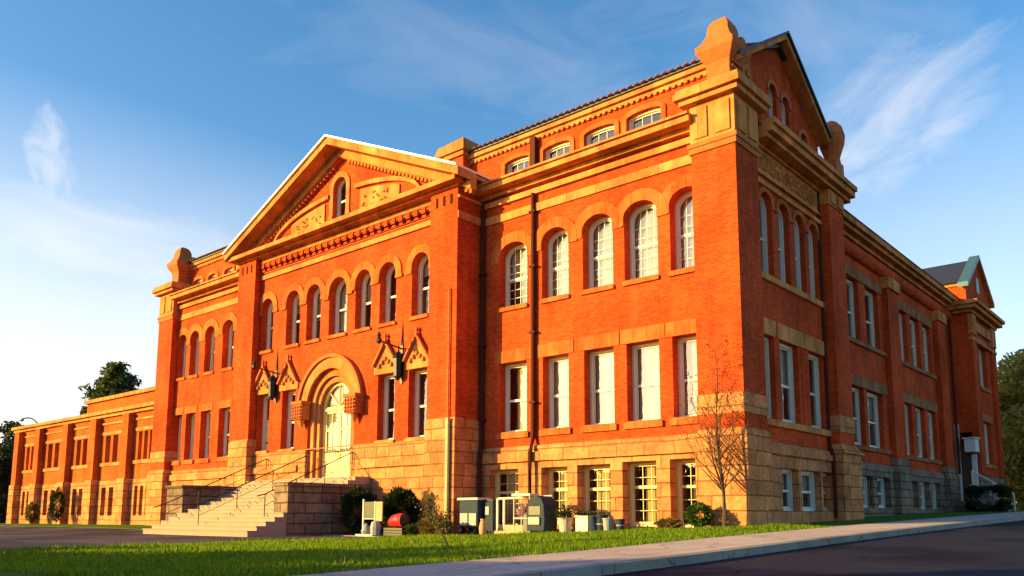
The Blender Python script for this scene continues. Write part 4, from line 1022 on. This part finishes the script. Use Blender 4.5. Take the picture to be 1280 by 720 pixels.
bare_tree('sapling', 'tall thin bare sapling with reddish twigs against the sunlit corner of the school', -.42, -.75, 5.5, 3, .85, M['leaf_red'], (-.15, 0), 70, .065, True, 3)
bare_tree('leaning_sapling', 'thin sapling leaning to the left on the lawn in front of the entrance', -1.2, -11.3, 1.1, 5, .9, M['leaf_dry'], (-.6, -.1), 22, .024, True, 4)
bush('low_shrub', 'small untidy green shrub at the foot of the sunlit corner pier', -1.25, -.7, .5, .4, .85, M['leaf_green'], 1500, .055, 8, None, 'shrub')
bush('grass_tuft', 'yellow green tuft of long grass left of the small shrub by the corner', -2.3, -.75, .55, .3, .4, M['leaf_dry'], 900, .05, 14, None, 'plant')
bush('round_bush', 'dark rounded bush against the right stone block of the steps', -15.75, -2.2, .95, .8, 2.0, M['leaf_dark'], 5200, .07, 9)
bush('dark_shrub', 'dark upright shrub behind the red tub', -13.75, -1.75, 1.0, .7, 2.0, M['leaf_dark'], 6500, .07, 10, None, 'shrub')
bush('flower_bed', 'dry yellow garden plants at the corner of the entrance pavilion', -11.5, -2.1, 1.0, .6, .75, M['leaf_dry'], 3600, .05, 12, None, 'plants')
bush('leafy_plant', 'low green plant growing by the cream downspout', -12.25, -2.5, .4, .4, .5, M['leaf_green'], 1100, .05, 13, None, 'plant')
for k, (x, hh, w_, lb) in enumerate(((-55.6, 1.7, .5, 'thin brown shrub in front of the second annex bay'), (-51.1, 2.6, .75, 'tall dark shrub against the annex, left of its middle pilaster'))):
    bush('annex_shrub', lb, x, -.6, w_, .5, hh, M['leaf_dark'] if k % 2 else M['leaf_dry'], 1500, .08, 20 + k, 'shrubs along the annex', 'shrub')
bush('clipped_hedge', 'dark clipped hedge in front of the far side door', .55, 29.3, 1.1, 1.5, 1.5, M['leaf_dark'], 6000, .09, 30, None, 'hedge', 'box')
pine('pine_tree', 'dark pine tree rising behind the annex roof', -89.5, 18.8, 18.9, 7.6, 40, None, .1, 2.2)
broad_tree('roadside_tree', 'large leafy tree with golden leaves beyond the far right end of the school', 2.6, 49.5, 14.2, 6.2, M['leaf'], 41, .17, 300, 260, .0)
broad_tree('roadside_tree', 'darker leafy tree further behind at the right edge of the photo', 4.5, 60, 12.5, 6.0, M['leaf'], 47, .22, 220, 200, .0)
broad_tree('low_tree', 'bushy dark tree at the left edge beside the annex', -70.5, 2.2, 7.2, 3.6, M['leaf_dark'], 42, .14, 70, 420, .03)
broad_tree('treetop_tree', 'distant tree just showing above the left end of the annex roof', -96, 10.5, 11.6, 4.2, M['leaf_dark'], 43, .25, 40, 90, .3, 'trees behind the annex')
broad_tree('treetop_tree', 'distant tree with its top over the annex roof, left of the pine', -96, 17.0, 12.3, 3.2, M['leaf_dark'], 44, .25, 30, 90, .3, 'trees behind the annex')
# unseen hedge added behind the camera to shade the near lawn and road
def shade_hedge():
    rs = np.random.RandomState(77); x0, x1, y, dy = -52, 16, -33, 1.3
    t = thing('shade_hedge', 'unseen hedge added across the street to shade the near lawn and road', 'hedge', (-18, y, gz(-18, y)))
    top = lambda x: 5.0 - .75/(1 + math.exp((x + 19)*1.2)) + .55*math.sin(x*.7) + .4*math.sin(x*1.9 + 1) + .25*math.sin(x*4.3)
    m = MB(); xs = np.linspace(x0, x1, 120)
    for k in range(24): m.tube([(x0 + 1.4 + k*2.85, y, gz(x0 + k*2.85, y) - .1), (x0 + 1.4 + k*2.85, y, 3.2)], [.14, .05], 6)
    m.build('trunk', M['bark'], t)
    m = MB(); A = [(x, y - dy*.6, -.6) for x in xs]; B = [(x, y - dy*.6, top(x) - .75) for x in xs]; C_ = [(x, y + dy*.6, top(x) - .75) for x in xs]; D = [(x, y + dy*.6, -.6) for x in xs]
    m.strip(A, B); m.strip(B, C_); m.strip(C_, D); m.build('shade_core', M['leaf_dark'], t)  # opaque core added so the hedge casts solid shade
    n = 42000; x = rs.uniform(x0, x1, n); f = rs.rand(n); zz = np.array([top(a) for a in x])*(1 - .9*f**1.5) + rs.normal(size=n)*.25 - .6*f
    yy = y + rs.choice([-1, 1], n)*dy*(.6 + .35*rs.rand(n))*np.where(f < .12, rs.rand(n), 1)
    cloud('foliage', M['leaf_dark'], np.stack([x, yy, zz - .3], 1), .24, t, (-18, y, gz(-18, y)), .6, 78)
shade_hedge()

# grass blades on the near lawn
def grass():
    rs = np.random.RandomState(5); pts = []
    n = 190000
    x = rs.uniform(-11.25, 2.55, n); y = rs.uniform(-19, .25, n)
    cx, cy = 11.22, -23.25
    d = np.hypot(x - cx, y - cy); keep = rs.rand(n) < np.clip((11.0/d)**1.3, .12, 1); x, y, d = x[keep], y[keep], d[keep]; n = len(x)
    pat = np.sin(x*1.7 + 2*np.sin(y*.9))*np.sin(y*1.3 + 1.5*np.sin(x*.7 + 1)); keep = rs.rand(n) < .62 + .38*pat; x, y, d, pat = x[keep], y[keep], d[keep], pat[keep]; n = len(x)
    z = np.array([gz(a, b) for a, b in zip(x, y)])
    h = (1 + .35*pat + .9*(rs.rand(n) > .985))*(.035 + .05*rs.rand(n))*(1 + .3*np.sin(x*1.3)*np.cos(y*1.1)); a = rs.rand(n)*PI; w = .006 + .0009*d*rs.rand(n)
    lx, ly = rs.normal(size=n)*.022, rs.normal(size=n)*.022
    v = np.stack([np.stack([x - w*np.cos(a), y - w*np.sin(a), z - .003], 1), np.stack([x + w*np.cos(a), y + w*np.sin(a), z - .003], 1), np.stack([x + lx, y + ly, z + h], 1)], 1).reshape(-1, 3)
    m = bpy.data.meshes.new('grass'); m.vertices.add(3*n); m.vertices.foreach_set('co', v.ravel()); m.loops.add(3*n); m.loops.foreach_set('vertex_index', np.arange(3*n)); m.polygons.add(n)
    m.polygons.foreach_set('loop_start', np.arange(0, 3*n, 3)); m.update(calc_edges=True); m.validate(); m.materials.append(M['grass'])
    o = bpy.data.objects.new('grass', m); col.objects.link(o); tag(o, 'short green grass covering the front lawn', 'grass', None, 'stuff')
grass()

# ------------------------------------------------------------------ THINGS ALONG THE WALL
M['bin'] = mat_simple('blue_grey_plastic', (.030, .042, .065), .7, 0, .3, 4, .12)
M['metal'] = mat_simple('pale_grey_metal', (.26, .27, .29), .6, 0., .2, 5)
M['red'] = mat_simple('red_plastic', (.62, .02, .025), .35, 0, .12, 4)
M['terra'] = mat_simple('terracotta_clay', (.55, .25, .12), .8, 0, .2, 6)
M['pinkpot'] = mat_simple('pale_pink_glaze', (.62, .42, .38), .5, 0, .2, 9)
M['wood'] = mat_simple('weathered_timber', (.45, .29, .16), .8, 0, .3, 6)
M['dark'] = mat_simple('black_plastic', (.02, .02, .023), .4, 0, .3, 4)
def G(x, y): return gz(x, y)
# blue grey cart with white lid rail and white front panel
x, y = -10.55, -.95; z = G(x, y)
t = thing('storage_cart', 'blue grey storage cart with white rim and pale lower panel by the inner corner', 'cart', (x, y, z))
p = MB(); p.box(x - .48, x + .48, y - .3, y + .3, z + .28, z + 1.3); p.build('body', M['bin'], t, bevel=.04)
p = MB(); p.box(x - .55, x + .52, y - .36, y + .34, z + 1.302, z + 1.39); p.build('rim', M['white'], t, bevel=.02)
p = MB(); p.box(x - .42, x - .02, y - .325, y - .301, z + .36, z + .82); p.box(x + .04, x + .42, y - .325, y - .301, z + .36, z + .82); p.build('front_panel', M['metal'], t, bevel=.02)
for sx in (-1, 1):
    for sy in (-1, 1):
        p = MB(); wx, wy = x + sx*.36, y + sy*.2
        p.tube([(wx - .05, wy, z + .14), (wx + .05, wy, z + .14)], .14, 12); p.build('wheel', M['dark'], t)
# grey cabinet beside
x, y = -9.75, -.75; z = G(x, y)
t = thing('utility_box', 'dark grey utility cabinet standing between the storage cart and the white porch rail', 'cabinet', (x, y, z))
p = MB(); p.box(x - .22, x + .22, y - .25, y + .25, z + .04, z + 1.25); p.build('body', M['bin'], t, bevel=.03)
p = MB(); p.box(x - .16, x + .02, y - .266, y - .251, z + .75, z + 1.05); p.build('notice', M['metal'], t)
p = MB(); p.box(x - .24, x + .24, y - .27, y + .27, z + 1.252, z + 1.31); p.build('lid', M['dark'], t, bevel=.02)
# terracotta vase
x, y = -9.55, -1.5; z = G(x, y)
t = thing('clay_vase', 'slim terracotta vase standing on the grass before the utility cabinet', 'vase', (x, y, z))
p = MB(); p.lathe((x, y, z), [(.09, 0), (.13, .08), (.15, .28), (.11, .46), (.08, .54), (.11, .6)], 14); p.build('vase', M['terra'], t, smooth=True)
# timber platform with white rail in front of the french window
x0, x1, y = -9.35, -7.5, -.55; z = G(-8.4, y)
t = thing('timber_porch', 'low timber platform with a white rail below the leftmost french window', 'porch', (-8.4, y, z))
for k in range(5):
    p = MB(); p.box(x0, x1, y - .35 + k*.15, y - .22 + k*.15, z + .3, z + .36); p.build('board', M['wood'], t)
p = MB(); p.box(x0 - .05, x1 + .05, y - .42, y - .37, z + .1, z + .36); p.build('fascia', M['wood'], t)
p = MB(); p.box(x0 - .1, x1, y - .72, y - .44, z - .02, z + .15); p.build('tread', M['wood'], t)
p = MB(); p.tube([(x0, y - .4, z + 1.3), (x1 + .7, y - .4, z + 1.36)], .045, 6); p.build('rail', M['white'], t)
for x in (x0, (x0 + x1)/2 - .6, x1 - .05, x1 + .65):
    p = MB(); p.box(x - .035, x + .035, y - .435, y - .365, z, z + 1.3); p.build('post', M['white'], t)
# barbecue like bin with rounded back and pale flap
x, y = -6.95, -1.35; z = G(x, y)
t = thing('round_top_bin', 'dark grey round topped bin with a pale flap, right of the timber platform', 'bin', (x, y, z))
prof = [(-.36, .12), (-.36, .75), (-.33, 1.0), (-.24, 1.2), (-.08, 1.3), (.12, 1.3), (.3, 1.2), (.4, 1.0), (.44, .5), (.4, .12)]
p = MB(); p.hexa([(x + a, y - .36, z + b_) for a, b_ in prof], [(x + a, y + .36, z + b_) for a, b_ in prof]); p.build('body', M['bin'], t, bevel=.03)
p = MB(); p.box(x - .26, x + .26, y - .42, y - .362, z + .32, z + .6); p.build('flap', M['metal'], t, bevel=.03)
p = MB(); p.box(x - .25, x + .25, y - .375, y - .361, z + .66, z + .95); p.build('opening', M['dark'], t)
for s in (-1, 1):
    p = MB(); p.tube([(x + s*.25 - .04, y + .1, z + .13), (x + s*.25 + .04, y + .1, z + .13)], .13, 12); p.build('wheel', M['dark'], t)
# white frame stand with black base
x, y = -7.75, -1.25; z = G(x, y)
t = thing('plant_stand', 'white metal stand with pale flowers and a black box, left of the round topped bin', 'stand', (x, y, z))
p = MB()
for sx in (-1, 1):
    for sy in (-1, 1): p.tube([(x + sx*.36, y + sy*.2, z), (x + sx*.36, y + sy*.2, z + 1.36)], .022, 6)
p.box(x - .42, x + .42, y - .26, y + .26, z + 1.36, z + 1.43); p.box(x - .38, x + .38, y - .22, y + .22, z + .56, z + .6); p.build('frame', M['white'], t)
p = MB(); p.box(x + .02, x + .33, y - .16, y + .2, z + .02, z + .55); p.build('box', M['dark'], t, bevel=.01)
cloud('bloom', M['pinkpot'], np.array([x, y, z + .85]) + np.clip(np.random.RandomState(3).normal(size=(420, 3)), -1.7, 1.7)*np.array([.15, .09, .11]), .065, t, (x, y, z), .8, 3)
# pink planter
x, y = -5.95, -1.3; z = G(x, y)
t = thing('flower_pot', 'pale pink tapered flower pot with dark foliage on the grass', 'planter', (x, y, z))
p = MB(); p.lathe((x, y, z), [(.16, 0), (.18, .05), (.26, .46), (.29, .5), (.25, .52)], 16); p.build('pot', M['pinkpot'], t, smooth=False)
cloud('foliage', M['leaf_dark'], np.array([x, y, z + .66]) + np.random.RandomState(4).normal(size=(420, 3))*np.array([.17, .17, .12]), .06, t, (x, y, z), .4, 4)
# white planter box
x, y = -5.2, -1.15; z = G(x, y)
t = thing('planter_box', 'square white planter box on the grass below the third french window', 'planter', (x, y, z))
p = MB(); p.box(x - .25, x + .25, y - .25, y + .25, z, z + .5); p.build('box', M['white'], t, bevel=.015)
p = MB(); p.box(x - .28, x + .28, y - .28, y + .28, z + .502, z + .55); p.build('rim', M['white'], t, bevel=.01)
cloud('foliage', M['leaf_dark'], np.array([x, y, z + .6]) + np.random.RandomState(6).normal(size=(200, 3))*np.array([.16, .16, .05]), .05, t, (x, y, z), .4, 6)
# grey tubs
for k, (x, y, s, lb) in enumerate(((-4.72, -.95, 1.15, 'tall dark grey tub right of the white planter box'), (-4.32, -1.15, .9, 'middle grey tub of the three by the french door'), (-3.98, -.95, .8, 'smallest grey tub, nearest the french door'))):
    z = G(x, y); t = thing('grey_tub', lb, 'tub', (x, y, z), 'grey tubs by the french door')
    p = MB(); p.lathe((x, y, z), [(.14*s, 0), (.15*s, .04), (.19*s, .42*s), (.21*s, .44*s), (.2*s, .48*s), (.16*s, .46*s)], 16); p.build('body', M['bin'] if k != 1 else M['metal'], t)
    p = MB(); p.lathe((x, y, z + .2*s), [(.175*s, 0), (.182*s, .02), (.178*s, .04)], 16); p.build('hoop', M['metal'], t)
# red tub on a dark crate
x, y = -12.95, -2.6; z = G(x, y)
t = thing('dark_crate', 'dark timber crate under the red tub', 'crate', (x, y, z))
p = MB()
for k in range(3): p.box(x - .62, x + .62, y - .32, y - .29, z + .02 + k*.1, z + .1 + k*.1); p.box(x - .62, x + .62, y + .29, y + .32, z + .02 + k*.1, z + .1 + k*.1)
for sx in (-1, 1): p.box(x + sx*.6 - .03, x + sx*.6 + .03, y - .285, y + .285, z, z + .3)
p.box(x - .59, x + .59, y - .285, y + .285, z + .24, z + .29); p.build('slats', M['dark'], t)
t = thing('red_tub', 'bright red rounded plastic tub lying on a dark crate by the steps', 'tub', (x, y, z + .3))
p = MB(); n = 18; rings = []
for f, r_, dz in ((0, .10, .22), (.08, .22, .25), (.3, .3, .31), (.75, .34, .35), (1.0, .33, .34), (1.02, .35, .35), (1.05, .35, .35)):
    rings.append([(x - .55 + f*1.0, y + r_*math.cos(2*PI*j/n)*.9, z + .31 + max(0, dz + r_*math.sin(2*PI*j/n)*.95)) for j in range(n)])
for a_, b_ in zip(rings[:-1], rings[1:]): p.strip(a_, b_, True)
p.poly(rings[0]); p.build('shell', M['red'], t, smooth=True); t.scale = (.8, .8, .8)
p = MB(); p.poly([(x + .46, q[1]*.92 + y*.08, q[2]*.92 + (z + .66)*.08) for q in rings[-1]]); p.build('inside', M['dark'], t)
# white framed display stand
x, y = -14.25, -2.9; z = G(x, y)
t = thing('display_stand', 'white framed display stand with a dark glass panel beside the round bush', 'stand', (x, y, z))
p = MB(); p.box(x - .38, x - .32, y - .03, y + .03, z, z + 1.38); p.box(x + .32, x + .36, y - .02, y + .02, z, z + 1.3); p.box(x - .32, x + .32, y - .02, y + .02, z + .62, z + .65); p.box(x - .5, x + .5, y - .25, y + .25, z - .02, z + .05); p.build('frame', M['white'], t)
p = MB(); p.box(x - .31, x + .31, y - .012, y + .012, z + .66, z + 1.28); p.build('panel', M['dark'], t)
p = MB(); p.box(x + .4, x + .78, y - .02, y + .02, z + .55, z + 1.28); p.build('side_board', M['wood'], t)
p = MB(); p.lathe((x - .05, y - .1, z + .05), [(.16, 0), (.2, .12), (.12, .3), (.03, .42)], 10); p.lathe((x + .55, y - .12, z + .02), [(.2, 0), (.22, .3), (.16, .5), (.05, .55)], 10); p.build('bundle', M['metal'], t)
# street lamp behind the left end of the annex
x, y = -72.2, 5.4; z = G(x, y)
t = thing('street_lamp', 'street lamp with a curved arm at the left edge beyond the annex', 'street lamp', (x, y, z))
p = MB(); p.tube([(x, y, z), (x, y, z + 6.8)], [.12, .08], 8); p.build('pole', M['wood'], t)
pts = [(x - 2.6*math.sin(PI*k/18)*1.0 - (0 if k < 9 else .5*(k - 9)/3), y - .6*math.sin(PI*k/18), z + 6.8 + 2.9*(1 - math.cos(PI*k/18))/1.0) for k in range(10)]
p = MB(); p.tube([(x, y, z + 6.8)] + [(x - 2.9*(1 - math.cos(PI*k/20)), y - .5*(1 - math.cos(PI*k/20)), z + 6.8 + 2.9*math.sin(PI*k/20)) for k in range(1, 11)] + [(x - 3.6, y - .6, z + 9.68)], .075, 8); p.build('arm', M['iron'], t)
p = MB(); p.lathe((x - 3.9, y - .65, z + 9.55), [(.1, .16), (.3, .1), (.32, 0), (.2, -.12)], 10, 1.5, .7); p.build('lamp_head', M['metal'], t)

# ------------------------------------------------------------------ LIGHT, SKY, CAMERA
EL = R(13.0); SD = Vector((-.6, -.8, 0))
tosun = Vector((SD.x*math.cos(EL), SD.y*math.cos(EL), math.sin(EL)))
sl = bpy.data.lights.new('sun', 'SUN'); sl.energy = 5.0; sl.angle = R(.5); sl.color = (1.0, .70, .17)
so = bpy.data.objects.new('sun', sl); col.objects.link(so); so.location = (-30, -40, 30)
so.rotation_euler = tosun.to_track_quat('Z', 'Y').to_euler()
wd = bpy.data.worlds.new('World'); scene.world = wd; wd.use_nodes = True
nt = wd.node_tree; nt.nodes.clear()
def N_(t, **k):
    x = nt.nodes.new(t)
    for a, b in k.items(): setattr(x, a, b)
    return x
out = N_('ShaderNodeOutputWorld'); bg = N_('ShaderNodeBackground'); nt.links.new(bg.outputs[0], out.inputs[0])
sky = N_('ShaderNodeTexSky', sky_type='NISHITA'); sky.sun_disc = False; sky.sun_elevation = EL
sky.sun_rotation = math.atan2(SD.x, SD.y); sky.altitude = 200; sky.air_density = 1.0; sky.dust_density = 1.0; sky.ozone_density = 1.6
hs = N_('ShaderNodeHueSaturation'); hs.inputs['Saturation'].default_value = 1.32; nt.links.new(sky.outputs[0], hs.inputs['Color'])
tc = N_('ShaderNodeTexCoord')
def vm(op_, a, b=None):
    x = N_('ShaderNodeVectorMath', operation=op_)
    for s_, v in zip(x.inputs, (a, b)):
        if v is None: continue
        if hasattr(v, 'is_linked'): nt.links.new(v, s_)
        else: s_.default_value = v
    return x
def mt(op_, a, b=0., c=None):
    x = N_('ShaderNodeMath', operation=op_)
    for s_, v in zip(x.inputs, (a, b, c)):
        if v is None: continue
        if hasattr(v, 'is_linked'): nt.links.new(v, s_)
        else: s_.default_value = v
    return x.outputs[0]
def wisp(cdir, along, wl, ww, seed, scale, stretch, lo, hi, soft=3.):
    """a wisp of cloud round one direction of the sky, longer along one axis"""
    c = Vector(cdir).normalized(); a = (Vector(along) - Vector(along).dot(c)*c).normalized(); b_ = c.cross(a)
    dn = vm('NORMALIZE', tc.outputs['Generated']).outputs[0]
    da = vm('DOT_PRODUCT', dn, tuple(a)).outputs['Value']; db = vm('DOT_PRODUCT', dn, tuple(b_)).outputs['Value']; dc = vm('DOT_PRODUCT', dn, tuple(c)).outputs['Value']
    r2 = mt('ADD', mt('POWER', mt('ABSOLUTE', mt('DIVIDE', da, wl)), 2.), mt('POWER', mt('ABSOLUTE', mt('DIVIDE', db, ww)), 2.))
    mask = mt('MULTIPLY', mt('MAXIMUM', mt('SUBTRACT', 1., r2), 0.), mt('GREATER_THAN', dc, .2))
    cb = N_('ShaderNodeCombineXYZ'); nt.links.new(mt('MULTIPLY', da, scale), cb.inputs[0]); nt.links.new(mt('MULTIPLY', db, scale*stretch), cb.inputs[1]); cb.inputs[2].default_value = seed
    nz = N_('ShaderNodeTexNoise'); nz.inputs['Scale'].default_value = 1; nz.inputs['Detail'].default_value = 8; nz.inputs['Roughness'].default_value = .58; nz.inputs['Distortion'].default_value = .6
    nt.links.new(cb.outputs[0], nz.inputs['Vector'])
    mr_ = N_('ShaderNodeMapRange'); mr_.inputs[1].default_value = lo; mr_.inputs[2].default_value = hi
    nt.links.new(mt('ADD', nz.outputs['Fac'], mt('MULTIPLY', mt('SUBTRACT', mask, 1.), .42)), mr_.inputs[0])
    return mt('MULTIPLY', mt('MINIMUM', mt('MULTIPLY', mask, soft), 1.), mr_.outputs[0])
WISPS = []
cl = [wisp((-.266, .872, .412), (.143, .009, .057), .19, .08, 1.3, 8, 2.4, .24, .85),
      wisp((-.31, .81, .50), (.14, .05, -.02), .30, .14, 4.1, 5, 2.0, .32, 1.0),
      wisp((-.8854, .2891, .3639), (-.0155, .019, -.0527), .055, .026, 7.7, 28, 1.6, .18, .9),
      wisp((-.63, .58, .515), (.114, .155, -.02), .42, .10, 2.9, 4, 3.0, .32, 1.0),
      wisp((-.888, .3386, .29), (.05, .1, -.01), .22, .05, 5.5, 8, 3, .2, .9),
      wisp((-.97, .22, .02), (.2, .95, 0), .85, .42, 9.1, .8, 1.5, -.5, .75, 1.),
      wisp((-.2, .97, .03), (.97, .2, 0), .8, .46, 6.1, .8, 1.5, -.5, .75, 1.)]
amt = [.5, .3, .5, .25, .3, .88, .5]
tot = None
for w_, a_ in zip(cl, amt):
    v_ = mt('MULTIPLY', w_, a_); tot = v_ if tot is None else mt('ADD', tot, v_)
tot = mt('MINIMUM', tot, .92)
mxw = N_('ShaderNodeMix', data_type='RGBA'); nt.links.new(tot, mxw.inputs[0]); nt.links.new(hs.outputs[0], mxw.inputs[6]); mxw.inputs[7].default_value = (4.7, 4.35, 4.05, 1)
nt.links.new(mxw.outputs[2], bg.inputs[0]); bg.inputs[1].default_value = .115

cd = bpy.data.cameras.new('camera'); cam = bpy.data.objects.new('camera', cd); col.objects.link(cam)
cam.location = (11.2206, -23.2505, .28); cam.rotation_euler = (R(90 + 7.7465), 0, .701779)
cd.sensor_width = 36; cd.lens = 28.998; cd.shift_x = -.021125; cd.shift_y = .112234; cd.clip_end = 2000; cd.clip_start = .05
scene.camera = cam
scene.view_settings.view_transform = 'Standard'; scene.view_settings.look = 'None'; scene.view_settings.gamma = 1; scene.view_settings.use_curve_mapping = False
scene.view_settings.exposure = 1.35
